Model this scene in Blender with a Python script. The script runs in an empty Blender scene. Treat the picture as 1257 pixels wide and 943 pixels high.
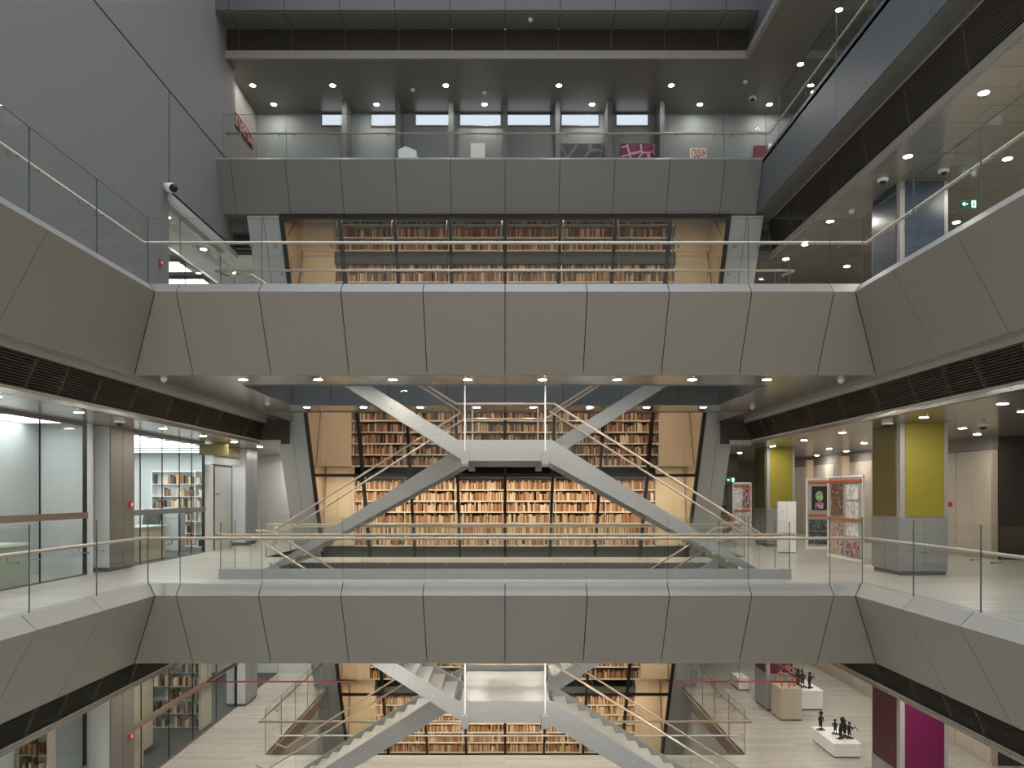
import bpy, math, random
from mathutils import Vector
random.seed(7)
U = 0.01485            # metres per drawing unit
ZC = 493.0             # camera height above the lowest floor, in units
scene = bpy.context.scene
col = scene.collection

# ------------------------------------------------------------------ materials
M = {}
def new_mat(name):
    m = bpy.data.materials.new(name); m.use_nodes = True
    nt = m.node_tree; nt.nodes.clear()
    out = nt.nodes.new('ShaderNodeOutputMaterial')
    return m, nt, out
def pbr(name, color, rough=0.5, metal=0.0, noise=0.0, nscale=40.0, bump=0.0, spec=None, stretch=None):
    m, nt, out = new_mat(name)
    b = nt.nodes.new('ShaderNodeBsdfPrincipled')
    nt.links.new(b.outputs[0], out.inputs[0])
    b.inputs['Base Color'].default_value = (*color, 1)
    b.inputs['Roughness'].default_value = rough
    b.inputs['Metallic'].default_value = metal
    if spec is not None: b.inputs['Specular IOR Level'].default_value = spec
    if noise or bump:
        tc = nt.nodes.new('ShaderNodeTexCoord')
        mp = nt.nodes.new('ShaderNodeMapping')
        if stretch: mp.inputs['Scale'].default_value = stretch
        nz = nt.nodes.new('ShaderNodeTexNoise'); nz.inputs['Scale'].default_value = nscale
        nz.inputs['Detail'].default_value = 3
        nt.links.new(tc.outputs['Object'], mp.inputs[0]); nt.links.new(mp.outputs[0], nz.inputs['Vector'])
        if noise:
            mx = nt.nodes.new('ShaderNodeMix'); mx.data_type = 'RGBA'
            mx.inputs['A'].default_value = (*[c*(1-noise) for c in color], 1)
            mx.inputs['B'].default_value = (*[min(1, c*(1+noise)) for c in color], 1)
            nt.links.new(nz.outputs['Fac'], mx.inputs['Factor'])
            nt.links.new(mx.outputs['Result'], b.inputs['Base Color'])
        if bump:
            bp = nt.nodes.new('ShaderNodeBump'); bp.inputs['Strength'].default_value = bump
            bp.inputs['Distance'].default_value = 0.004
            nt.links.new(nz.outputs['Fac'], bp.inputs['Height']); nt.links.new(bp.outputs[0], b.inputs['Normal'])
    M[name] = m
    return m
def planks(name, c1, c2, mortar, sx, sy, rough, metal=0.0, axes='xy', msize=0.004, spec=None, grain=0.0):
    """rows of boards or panels: brick pattern in object space; sx = length, sy = width in metres"""
    m, nt, out = new_mat(name)
    b = nt.nodes.new('ShaderNodeBsdfPrincipled'); nt.links.new(b.outputs[0], out.inputs[0])
    b.inputs['Roughness'].default_value = rough; b.inputs['Metallic'].default_value = metal
    if spec is not None: b.inputs['Specular IOR Level'].default_value = spec
    tc = nt.nodes.new('ShaderNodeTexCoord')
    sp = nt.nodes.new('ShaderNodeSeparateXYZ'); cb = nt.nodes.new('ShaderNodeCombineXYZ')
    nt.links.new(tc.outputs['Object'], sp.inputs[0])
    ix = {'x': 0, 'y': 1, 'z': 2}
    nt.links.new(sp.outputs[ix[axes[0]]], cb.inputs[0]); nt.links.new(sp.outputs[ix[axes[1]]], cb.inputs[1])
    br = nt.nodes.new('ShaderNodeTexBrick')
    br.inputs['Scale'].default_value = 1.0
    br.inputs['Brick Width'].default_value = sx; br.inputs['Row Height'].default_value = sy
    br.inputs['Mortar Size'].default_value = msize
    br.inputs['Color1'].default_value = (*c1, 1); br.inputs['Color2'].default_value = (*c2, 1)
    br.inputs['Mortar'].default_value = (*mortar, 1)
    nt.links.new(cb.outputs[0], br.inputs['Vector'])
    src = br.outputs['Color']
    if grain:
        mp = nt.nodes.new('ShaderNodeMapping'); mp.inputs['Scale'].default_value = (1.5, 14, 1)
        nz = nt.nodes.new('ShaderNodeTexNoise'); nz.inputs['Scale'].default_value = 2.2; nz.inputs['Detail'].default_value = 6
        nt.links.new(cb.outputs[0], mp.inputs[0]); nt.links.new(mp.outputs[0], nz.inputs['Vector'])
        mr = nt.nodes.new('ShaderNodeMapRange'); mr.inputs['To Min'].default_value = 1-grain; mr.inputs['To Max'].default_value = 1+grain*0.6
        nt.links.new(nz.outputs['Fac'], mr.inputs['Value'])
        mx = nt.nodes.new('ShaderNodeMix'); mx.data_type = 'RGBA'; mx.blend_type = 'MULTIPLY'
        mx.inputs['Factor'].default_value = 1
        nt.links.new(src, mx.inputs['A']); nt.links.new(mr.outputs[0], mx.inputs['B'])
        src = mx.outputs['Result']
    nt.links.new(src, b.inputs['Base Color'])
    M[name] = m
def emis(name, color, strength):
    m, nt, out = new_mat(name)
    e = nt.nodes.new('ShaderNodeEmission'); e.inputs[0].default_value = (*color, 1); e.inputs[1].default_value = strength
    nt.links.new(e.outputs[0], out.inputs[0]); M[name] = m
def glass(name, tint, refl=1.0, rough=0.0):
    m, nt, out = new_mat(name)
    t = nt.nodes.new('ShaderNodeBsdfTransparent'); t.inputs[0].default_value = (*tint, 1)
    g = nt.nodes.new('ShaderNodeBsdfGlossy'); g.inputs['Roughness'].default_value = rough
    g.inputs['Color'].default_value = (refl, refl, refl, 1)
    lw = nt.nodes.new('ShaderNodeLayerWeight'); lw.inputs['Blend'].default_value = 0.5
    pw = nt.nodes.new('ShaderNodeMath'); pw.operation = 'POWER'; pw.inputs[1].default_value = 5
    f = nt.nodes.new('ShaderNodeMath'); f.operation = 'MULTIPLY_ADD'; f.inputs[1].default_value = 0.4; f.inputs[2].default_value = 0.007
    nt.links.new(lw.outputs['Facing'], pw.inputs[0]); nt.links.new(pw.outputs[0], f.inputs[0])
    mx = nt.nodes.new('ShaderNodeMixShader')
    nt.links.new(f.outputs[0], mx.inputs[0]); nt.links.new(t.outputs[0], mx.inputs[1]); nt.links.new(g.outputs[0], mx.inputs[2])
    nt.links.new(mx.outputs[0], out.inputs[0]); M[name] = m
def art(name, colors, scale, metric='EUCLIDEAN', bands=False):
    m, nt, out = new_mat(name)
    b = nt.nodes.new('ShaderNodeBsdfPrincipled'); b.inputs['Roughness'].default_value = 0.5
    tc = nt.nodes.new('ShaderNodeTexCoord')
    if bands:
        v = nt.nodes.new('ShaderNodeTexVoronoi'); v.feature = 'DISTANCE_TO_EDGE'
        v.inputs['Scale'].default_value = scale; o = v.outputs['Distance']
    else:
        v = nt.nodes.new('ShaderNodeTexNoise'); v.inputs['Scale'].default_value = scale
        v.inputs['Detail'].default_value = 4; o = v.outputs['Fac']
    nt.links.new(tc.outputs['Object'], v.inputs['Vector'])
    cr = nt.nodes.new('ShaderNodeValToRGB'); cr.color_ramp.interpolation = 'CONSTANT'
    els = cr.color_ramp.elements
    els[0].position = 0; els[0].color = (*colors[0], 1)
    lo, hi = (0.0, 0.5) if bands else (0.36, 0.64)
    if len(colors) > 1:
        els[1].position = 0.06 if bands else lo; els[1].color = (*colors[1], 1)
    for k, c in enumerate(colors[2:]):
        e = els.new((0.12 + 0.1*k) if bands else lo + (hi-lo)*(k+1)/(len(colors)-1)); e.color = (*c, 1)
    nt.links.new(o, cr.inputs[0]); nt.links.new(cr.outputs[0], b.inputs['Base Color'])
    nt.links.new(b.outputs[0], out.inputs[0]); M[name] = m

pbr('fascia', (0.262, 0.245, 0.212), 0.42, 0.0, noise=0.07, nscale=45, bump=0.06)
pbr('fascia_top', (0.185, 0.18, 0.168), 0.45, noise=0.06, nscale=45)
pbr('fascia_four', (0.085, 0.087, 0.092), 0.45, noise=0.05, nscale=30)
pbr('fascia_blue', (0.125, 0.135, 0.145), 0.40, 0.25, noise=0.08, nscale=8)  # blue edge panels; also carries painted sky light on the top-floor right run
pbr('fascia_dark', (0.15, 0.155, 0.155), 0.45, 0.1, noise=0.06, nscale=30)
pbr('wall_grey', (0.225, 0.216, 0.205), 0.8, noise=0.06, nscale=30)
pbr('pier', (0.37, 0.38, 0.375), 0.55, noise=0.04, nscale=20)
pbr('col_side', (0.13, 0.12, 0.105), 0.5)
pbr('wall_light', (0.50, 0.52, 0.52), 0.7, noise=0.04, nscale=20)
pbr('wall_room', (0.62, 0.66, 0.64), 0.8)
pbr('wall_dark', (0.045, 0.038, 0.03), 0.7)
pbr('wall_tan', (0.22, 0.20, 0.175), 0.6)
pbr('black', (0.008, 0.008, 0.008), 0.5)
pbr('gap', (0.012, 0.012, 0.012), 0.9)
pbr('slat', (0.075, 0.066, 0.05), 0.45, 0.3)
pbr('divider', (0.11, 0.095, 0.07), 0.45, 0.2)
pbr('slat_back', (0.006, 0.006, 0.005), 0.9)
pbr('strip', (0.42, 0.41, 0.38), 0.45)
pbr('steel', (0.34, 0.345, 0.335), 0.42, 0.3, noise=0.06, nscale=12)
pbr('glass_edge', (0.09, 0.12, 0.11), 0.25)
pbr('steel_dark', (0.16, 0.165, 0.16), 0.5, 0.3)
pbr('bolt', (0.55, 0.55, 0.55), 0.3, 0.8)
pbr('rail', (0.50, 0.40, 0.31), 0.33, 0.5)
pbr('white_metal', (0.75, 0.76, 0.76), 0.35, 0.0)
pbr('birch', (0.63, 0.50, 0.35), 0.5, noise=0.10, nscale=2.5, stretch=(6, 6, 0.6))
pbr('birch_pale', (0.44, 0.385, 0.31), 0.5, noise=0.10, nscale=2.5, stretch=(6, 6, 0.6))
pbr('shelf_board', (0.74, 0.67, 0.54), 0.5)
pbr('shelf_back', (0.10, 0.06, 0.035), 0.7)
pbr('shelf_grey', (0.42, 0.45, 0.44), 0.4)
pbr('oak', (0.16, 0.11, 0.08), 0.5)
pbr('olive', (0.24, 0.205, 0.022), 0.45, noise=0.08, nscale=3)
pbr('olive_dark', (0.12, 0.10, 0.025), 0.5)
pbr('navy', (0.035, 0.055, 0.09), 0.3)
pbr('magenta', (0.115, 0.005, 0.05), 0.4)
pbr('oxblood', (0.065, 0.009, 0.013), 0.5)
pbr('col_frame', (0.34, 0.34, 0.33), 0.4, 0.2)
pbr('col_door', (0.25, 0.255, 0.25), 0.35, 0.1)
pbr('skirt', (0.12, 0.11, 0.10), 0.5)
pbr('white', (0.80, 0.80, 0.79), 0.4)
pbr('bronze', (0.045, 0.04, 0.03), 0.35, 0.6, noise=0.4, nscale=30)
pbr('copper', (0.62, 0.28, 0.16), 0.35, 0.5)
pbr('red', (0.55, 0.03, 0.02), 0.35)
pbr('door_red', (0.12, 0.015, 0.022), 0.4)
pbr('sofa', (0.045, 0.065, 0.055), 0.7)
pbr('paper', (0.85, 0.85, 0.83), 0.7)
pbr('mesh_grey', (0.40, 0.38, 0.34), 0.6)
pbr('orange_red', (0.45, 0.10, 0.035), 0.5)
pbr('counter', (0.34, 0.36, 0.31), 0.4)
pbr('sign_green', (0.01, 0.16, 0.09), 0.4)
pbr('pit', (0.36, 0.27, 0.22), 0.4, 0.2)
pbr('carpet', (0.07, 0.075, 0.07), 0.9)
planks('floor_stone', (0.49, 0.47, 0.42), (0.37, 0.355, 0.315), (0.30, 0.28, 0.25), 2.4, 0.16, 0.30, msize=0.004, grain=0.42, spec=0.4)
planks('tread_stone', (0.56, 0.535, 0.48), (0.50, 0.48, 0.43), (0.4, 0.39, 0.36), 3.0, 0.3, 0.4, msize=0.004)
planks('ceil_metal', (0.40, 0.38, 0.335), (0.36, 0.34, 0.30), (0.16, 0.15, 0.135), 2.4, 0.6, 0.2, metal=0.5, msize=0.006)
planks('ceil_metal_dark', (0.22, 0.21, 0.185), (0.20, 0.19, 0.168), (0.14, 0.135, 0.12), 30.0, 0.9, 0.33, metal=0.3, msize=0.006)
glass('glass', (0.983, 0.992, 0.988), 1.0)
glass('glass_stair', (0.985, 0.992, 0.988), 0.8)
glass('glass_room', (0.93, 0.955, 0.945), 1.0)
glass('glass_tower', (0.97, 0.965, 0.95), 0.45)
emis('lamp', (1.0, 0.935, 0.85), 165.0)
emis('lamp_hot', (1.0, 0.95, 0.88), 85.0)
emis('led', (1.0, 0.84, 0.64), 62.0)
emis('led_dim', (1.0, 0.80, 0.58), 30.0)
emis('room_light', (0.95, 0.98, 1.0), 2.6)
emis('window_light', (0.80, 0.88, 1.0), 0.32)
emis('sign_lit', (0.65, 1.0, 0.85), 0.9)
art('poster_blob', [(0.02,0.02,0.02), (0.75,0.18,0.03), (0.03,0.35,0.30), (0.5,0.55,0.05), (0.20,0.04,0.45)], 6)
art('chalk', [(0.012,0.014,0.013), (0.015,0.018,0.016), (0.015,0.018,0.016), (0.16,0.18,0.17), (0.015,0.02,0.018), (0.015,0.02,0.018)], 12)
art('poster_tan', [(0.50,0.36,0.26), (0.55,0.42,0.32), (0.22,0.10,0.10), (0.60,0.50,0.42)], 9)
art('poster_dark', [(0.04,0.025,0.02), (0.20,0.10,0.05), (0.02,0.02,0.02), (0.35,0.20,0.10)], 8)
art('poster_sketch', [(0.66,0.66,0.64), (0.70,0.70,0.68), (0.42,0.44,0.42), (0.70,0.70,0.68), (0.74,0.74,0.72)], 5)
art('poster_red', [(0.28,0.03,0.10), (0.05,0.02,0.06), (0.55,0.45,0.42), (0.28,0.03,0.10)], 10)
art('paint_magenta', [(0.62,0.45,0.55), (0.26,0.01,0.12), (0.22,0.01,0.10)], 2.6, bands=True)
art('paint_dark', [(0.09,0.10,0.10), (0.025,0.03,0.03), (0.03,0.035,0.035)], 1.6, bands=True)
art('script_red', [(0.42,0.30,0.27), (0.11,0.008,0.014), (0.11,0.008,0.014)], 3.0, bands=True)
BOOKC = [(0.24,0.10,0.045), (0.33,0.15,0.06), (0.14,0.05,0.03), (0.44,0.25,0.12), (0.60,0.45,0.28),
         (0.20,0.07,0.04), (0.68,0.57,0.42), (0.10,0.07,0.05), (0.38,0.18,0.09), (0.05,0.06,0.045)]
for i, c in enumerate(BOOKC): pbr('book_%d' % i, c, 0.6)

# ------------------------------------------------------------------ object helpers
WLOC = {}
def W(p): return Vector((p[0]*U, p[1]*U, (p[2]+ZC)*U))
class MB:
    def __init__(s): s.v = []; s.f = []; s.mi = []; s.cur = 0
    def add(s, vs, fs):
        n = len(s.v); s.v += [tuple(v) for v in vs]
        s.f += [tuple(i+n for i in f) for f in fs]; s.mi += [s.cur]*len(fs)
        return s
    def box(s, x0, x1, y0, y1, z0, z1):
        if x0 > x1: x0, x1 = x1, x0
        if y0 > y1: y0, y1 = y1, y0
        if z0 > z1: z0, z1 = z1, z0
        return s.add([(x0,y0,z0),(x1,y0,z0),(x1,y1,z0),(x0,y1,z0),(x0,y0,z1),(x1,y0,z1),(x1,y1,z1),(x0,y1,z1)],
              [(0,3,2,1),(4,5,6,7),(0,1,5,4),(1,2,6,5),(2,3,7,6),(3,0,4,7)])
    def slab(s, front, back):
        """closed solid between two matching polygons"""
        n = len(front)
        fs = [tuple(range(n)), tuple(range(2*n-1, n-1, -1))]
        for i in range(n):
            j = (i+1) % n
            fs.append((j, i, n+i, n+j))
        return s.add(list(front)+list(back), fs)
    def plate(s, poly, off):
        o = Vector(off)
        return s.slab([Vector(p) for p in poly], [Vector(p)+o for p in poly])
    def tube(s, pts, r, n=8, r2=None, cap=True):
        pts = [Vector(p) for p in pts]; k = len(pts)
        rr = [r + ((r2-r)*i/(k-1) if r2 is not None else 0) for i in range(k)] if not isinstance(r, (list, tuple)) else list(r)
        rings = []
        for i, p in enumerate(pts):
            a = (pts[i]-pts[i-1]).normalized() if i > 0 else None
            b = (pts[i+1]-pts[i]).normalized() if i < k-1 else None
            t = (a+b).normalized() if (a and b and (a+b).length > 1e-6) else (a or b)
            up = Vector((0,0,1)) if abs(t.z) < 0.95 else Vector((0,1,0))
            u = t.cross(up).normalized(); w = u.cross(t).normalized()
            sc = 1.0
            if a and b:
                c = max(0.5, a.dot(t)); sc = 1/c
            rings.append([p + (u*math.cos(2*math.pi*j/n) + w*math.sin(2*math.pi*j/n))*rr[i]*(sc if i not in (0,k-1) else 1) for j in range(n)])
        vs = [q for rg in rings for q in rg]; fs = []
        for i in range(k-1):
            for j in range(n):
                j2 = (j+1) % n
                fs.append((i*n+j, i*n+j2, (i+1)*n+j2, (i+1)*n+j))
        if cap: fs.append(tuple(range(n-1,-1,-1))); fs.append(tuple((k-1)*n+j for j in range(n)))
        return s.add(vs, fs)
    def lathe(s, prof, c=(0,0,0), n=14):
        vs = []; fs = []
        for r, z in prof:
            for j in range(n):
                a = 2*math.pi*j/n
                vs.append((c[0]+max(r,0.01)*math.cos(a), c[1]+max(r,0.01)*math.sin(a), c[2]+z))
        k = len(prof)
        for i in range(k-1):
            for j in range(n):
                j2 = (j+1) % n
                fs.append((i*n+j, i*n+j2, (i+1)*n+j2, (i+1)*n+j))
        fs.append(tuple(range(n-1,-1,-1))); fs.append(tuple((k-1)*n+j for j in range(n)))
        return s.add(vs, fs)
    def ball(s, c, r, sx=1, sy=1, sz=1, n=10, m=6):
        prof = [(r*math.sin(math.pi*i/m), -r*math.cos(math.pi*i/m)) for i in range(m+1)]
        t = MB().lathe(prof, n=n)
        return s.add([(c[0]+x*sx, c[1]+y*sy, c[2]+z*sz) for x,y,z in t.v], t.f)
    def mesh(s, name, mats, org):
        me = bpy.data.meshes.new(name)
        me.from_pydata([tuple(W(v)-org) for v in s.v], [], s.f)
        for m in mats: me.materials.append(M[m])
        if len(mats) > 1:
            for p, i in zip(me.polygons, s.mi): p.material_index = i
        me.update()
        return me
    def build(s, name, mat, parent=None, smooth=False, origin=None):
        mats = [mat] if isinstance(mat, str) else list(mat)
        if name == 'glass_pane' and mat in ('glass', 'glass_stair', 'glass_room'):
            # polished edges of a pane are darker than its faces
            ar = []
            for f in s.f:
                p = [Vector(s.v[i]) for i in f]
                ar.append(sum(((p[i]-p[0]).cross(p[i+1]-p[0]).length for i in range(1, len(p)-1)))/2)
            mats = [mat, 'glass_edge']; mx = max(ar); s.mi = [1 if a < mx*.5 else 0 for a in ar]
        if parent is not None: org = WLOC[parent.name]
        elif origin is not None: org = W(origin)
        else:
            xs = [v[0] for v in s.v]; ys = [v[1] for v in s.v]; zs = [v[2] for v in s.v]
            org = W(((min(xs)+max(xs))/2, (min(ys)+max(ys))/2, min(zs)))
        me = s.mesh(name, mats, org)
        if smooth:
            for p in me.polygons: p.use_smooth = True
        o = bpy.data.objects.new(name, me); col.objects.link(o)
        if parent is not None: o.parent = parent
        else: o.location = org
        WLOC[o.name] = org.copy()
        return o
def tag(o, label, cat, group=None, kind=None):
    if label: o['label'] = label
    if cat: o['category'] = cat
    if group: o['group'] = group
    if kind: o['kind'] = kind
    return o
def thing(name, label, cat, loc, group=None):
    o = bpy.data.objects.new(name, None); col.objects.link(o)
    o.location = W(loc); o.empty_display_size = 0.1; WLOC[o.name] = W(loc)
    return tag(o, label, cat, group)
def struct(name, mb, mat, parent=None, label=None):
    o = mb.build(name, mat, parent)
    if parent is None: tag(o, label, None, kind='structure')
    return o
def copy_tree(o, loc, label, group=None):
    c = o.copy(); col.objects.link(c); c.location = W(loc); WLOC[c.name] = W(loc)
    for ch in [x for x in o.children]:
        d = ch.copy(); d.parent = c; col.objects.link(d)
        for g in [x for x in ch.children]:
            e = g.copy(); e.parent = d; col.objects.link(e)
    c['label'] = label
    if group: c['group'] = group
    return c
B = MB
ORD = ['first','second','third','fourth','fifth','sixth','seventh','eighth','ninth','tenth','eleventh','twelfth','thirteenth','fourteenth']

# ------------------------------------------------------------------ levels (units, camera at 0)
F = {0: -493, 1: -120, 2: 253, 3: 612}
MOD = 101.0
TS = 0.487                       # lean of the library tower
def ytow(z): return 1655 - TS*z

# ------------------------------------------------------------------ floors
def fl(zone_list, z, name='floor', mat='floor_stone', th=6):
    b = MB()
    for x0, x1, y0, y1 in zone_list: b.box(x0, x1, y0, y1, z-th, z)
    return struct(name, b, mat)
fl([(-1150,1150,-200,1400), (-1150,-450,1400,2500), (450,1150,1400,2500)], F[0])
for L in (1, 2):
    fl([(-1150,-450,-100,2500), (450,1150,-100,2500), (-450,450,930,1056), (-450,-372,1056,1288),
        (372,450,1056,1288), (-450,450,1288,1400)], F[L])
fl([(473,1150,-100,1640), (-545,473,1378,1640)], F[3])
fl([(-700,700,1380,2500)], -866)

# ------------------------------------------------------------------ ceilings
def ceil(zone_list, z, mat='ceil_metal', th=5):
    b = MB()
    for x0, x1, y0, y1 in zone_list: b.box(x0, x1, y0, y1, z, z+th)
    return struct('ceiling', b, mat)
for S in (154, -219):
    ceil([(-503,-480,-100,1556), (480,503,-100,1556), (-480,480,962,1056), (-480,-372,1056,1288),
          (372,480,1056,1288), (-480,480,1288,1396), (-480,-452,1396,1556), (452,480,1396,1556)], S)
    C = S-50
    ceil([(-1150,-514,-100,1100), (-1150,-514,1100,2500), (514,1150,-100,2500), (-514,-487,1556,2500), (487,514,1556,2500)], C)
ceil([(519,1150,-100,2500), (487,519,1446,2500)], 458)
ceil([(-1150,-530,1172,2500), (-530,-487,1452,2500)], 475)
ceil([(475.4,510,-100,1440), (-532,475.4,1402,1440)], 527, 'ceil_metal_dark')
ceil([(-540,540,1452,2300)], 590, 'wall_dark')
ceil([(463,1150,-100,1640), (-545,463,1412,1640)], 833, 'ceil_metal_dark')
ceil([(-532,463,1362,1408)], 882, 'ceil_metal_dark')

# ------------------------------------------------------------------ outer walls
struct('wall_left', MB().box(-1150,-1140,-100,2500,-493,480), 'wall_room')
struct('wall_left', MB().box(-560,-530,-100,1172,253,1250).box(-560,-530,1172,1457,472,1250), 'wall_grey')
struct('trim_1', MB().box(-534,-525,1168,1457,461,472), 'wall_light')
struct('wall_left', MB().box(-562,-545,1457,1640,612,833), 'wall_grey')
struct('wall_back', MB().box(-1150,-487,2040,2050,-493,108), 'wall_light')
struct('wall_back', MB().box(-1150,-487,1790,1800,253,480), 'wall_room')
struct('wall_back', MB().box(487,1150,2500,2510,-493,460), 'wall_tan')
struct('wall_right', MB().box(1150,1160,-100,2500,-493,840), 'wall_dark')
struct('wall_right', MB().box(896,906,250,2500,F[2],458), 'wall_tan')
pbr('wall_top', (0.20, 0.225, 0.235), 0.6, noise=.05, nscale=12)
struct('wall_back', MB().box(-545,1150,1628,1640,612,833), 'wall_top')
struct('wall_back', MB().box(-545,545,2300,2310,-866,600), 'wall_dark')
# seam in the tall grey wall: a recessed joint running toward the library
b = MB(); b.plate([(-529.9, 300, 360), (-529.9, 1400, 1680), (-529.9, 1400, 1682.6), (-529.9, 300, 362.6)], (0.5,0,0))
# (joint lies level on the wall)
b = MB().box(-530, -529.6, 60, 1457, 635, 637); b.box(-530, -529.6, 1171, 1172.5, 472, 636)
struct('trim_2', b, 'gap')

# upper right void face (top storey) and front top fascia
struct('trim_3', MB().box(463,475,-100,1416,838,1250).box(450,463,1413,1417,838,900), 'fascia_blue')
struct('trim_4', MB().box(455,463,-100,1411,824,836), 'fascia')
t = thing('trim_5', None, None, (-35,1362,882)); t['kind'] = 'structure'
xs = [-532] + [MOD*k for k in range(-5,5)] + [463]
for a, c in zip(xs[:-1], xs[1:]):
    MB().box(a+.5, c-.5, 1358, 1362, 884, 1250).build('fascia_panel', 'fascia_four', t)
MB().box(-531, 462, 1362.5, 1364, 884, 1250).build('backing', 'gap', t)
b = MB()
for k in range(-5,5): b.box(MOD*k-.4, MOD*k+.4, 1362, 1408, 881.4, 882)
b.build('soffit_joint', 'gap', t)
struct('trim_6', MB().box(-532,455,1407,1410,882,886).box(-532,455,1406,1411,824,839), 'fascia')

# ------------------------------------------------------------------ grilles
def grille(label, a, b_, top, bot, nslat, divs, group='ventilation grilles round the atrium'):
    """a,b_: (x,y) ends; top/bot: (offset, z) where the offset is along the outward normal"""
    A = Vector((a[0], a[1], 0)); Bv = Vector((b_[0], b_[1], 0)); d = (Bv-A); L = d.length; d.normalize()
    n = Vector((d.y, -d.x, 0)) * (1 if True else -1)
    # outward normal = away from atrium centre line
    mid = (A+Bv)/2
    if n.dot(mid - Vector((0, 800, 0))) < 0: n = -n
    def P(s, t, depth=0):
        o = top[0] + (bot[0]-top[0])*t + depth; z = top[1] + (bot[1]-top[1])*t
        q = A + d*s + n*o; return Vector((q.x, q.y, z))
    t0 = thing('ventilation_grille', label, 'grille', tuple((P(L/2, 1))), group)
    cuts = [0] + sorted(divs) + [L]
    for s0, s1 in zip(cuts[:-1], cuts[1:]):
        g = MB()
        for k in range(nslat):
            u0 = (k+0.3)/nslat; u1 = (k+0.58)/nslat
            g.slab([P(s0+1, u0), P(s1-1, u0), P(s1-1, u1), P(s0+1, u1)], [P(s0+1, u0+.02, 3), P(s1-1, u0+.02, 3), P(s1-1, u1+.02, 3), P(s0+1, u1+.02, 3)])
        g.build('grille_panel', 'slat', t0)
    g = MB()
    for s in cuts[1:-1]:
        g = MB().slab([P(s-.6,0,-.3), P(s+.6,0,-.3), P(s+.6,1,-.3), P(s-.6,1,-.3)], [P(s-.6,0,4), P(s+.6,0,4), P(s+.6,1,4), P(s-.6,1,4)])
        g.build('divider', 'divider', t0)
    MB().slab([P(0,0,4.2), P(L,0,4.2), P(L,1,4.2), P(0,1,4.2)], [P(0,0,6), P(L,0,6), P(L,1,6), P(0,1,6)]).build('duct_backing', 'slat_back', t0)
    return t0
dv = [200,300,400,480,560,640,720,797,856,928,1018,1126,1237,1322,1401,1465]
for S, nm in ((154,'upper'), (-219,'lower')):
    for sx, sd in ((-1,'left'), (1,'right')):
        grille('long dark slatted grille under the %s balcony fascia along the %s side' % ({'upper':'second-floor','lower':'first-floor'}[nm], sd),
               (sx*500,100), (sx*500,1556), (1,S-7), (15,S-42), 12, [v-100 for v in dv])
        struct('trim_%d' % (7 if sx<0 else 8), MB().box(sx*500, sx*506, -100, 1556, S-7, S).plate([(sx*513,-100,S-42),(sx*513,1556,S-42),(sx*519,1556,S-50),(sx*519,-100,S-50)], (sx*2,0,0)), 'strip')
        # return of the grille at its far end
        b = MB().box(sx*530, sx*452, 1556, 1562, S-50, S+2); struct('trim_9', b, 'wall_dark')
        struct('trim_10', MB().box(sx*516, sx*470, 1554, 1562, S-52, S-42), 'strip')
grille('wide dark slatted grille below the top-floor walkway on the right side', (508,100), (508,1437), (0,524), (9,468), 16, [v-100 for v in (380,490,600,713,827,949,1060,1174,1288,1340)])
struct('trim_11', MB().box(513,518,-100,1446,456,466), 'fascia')
struct('trim_11', MB().box(509,510,-100,1412,523,527), 'strip')
grille('long dark slatted grille across the front above the top-floor walkway', (-530,1410), (464,1410), (0,883), (1,840), 14, [k*MOD+530 for k in range(-5,5)])
grille('short dark slatted grille tucked under the left end of the top-floor fascia', (-532,1450), (-484,1450), (0,505), (0,470), 9, [])
struct('trim_12', MB().box(-534,-484,1440,1452,506,527).box(-534,-484,1462,1466,470,600), 'fascia_dark')
struct('trim_12', MB().box(473,520,1440,1446,458,527).box(487,530,1446,1450,458,600), 'fascia_dark')
grille('short dark slatted grille tucked under the right end of the top-floor fascia', (476,1438), (512,1438), (0,512), (0,470), 9, [])

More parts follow.
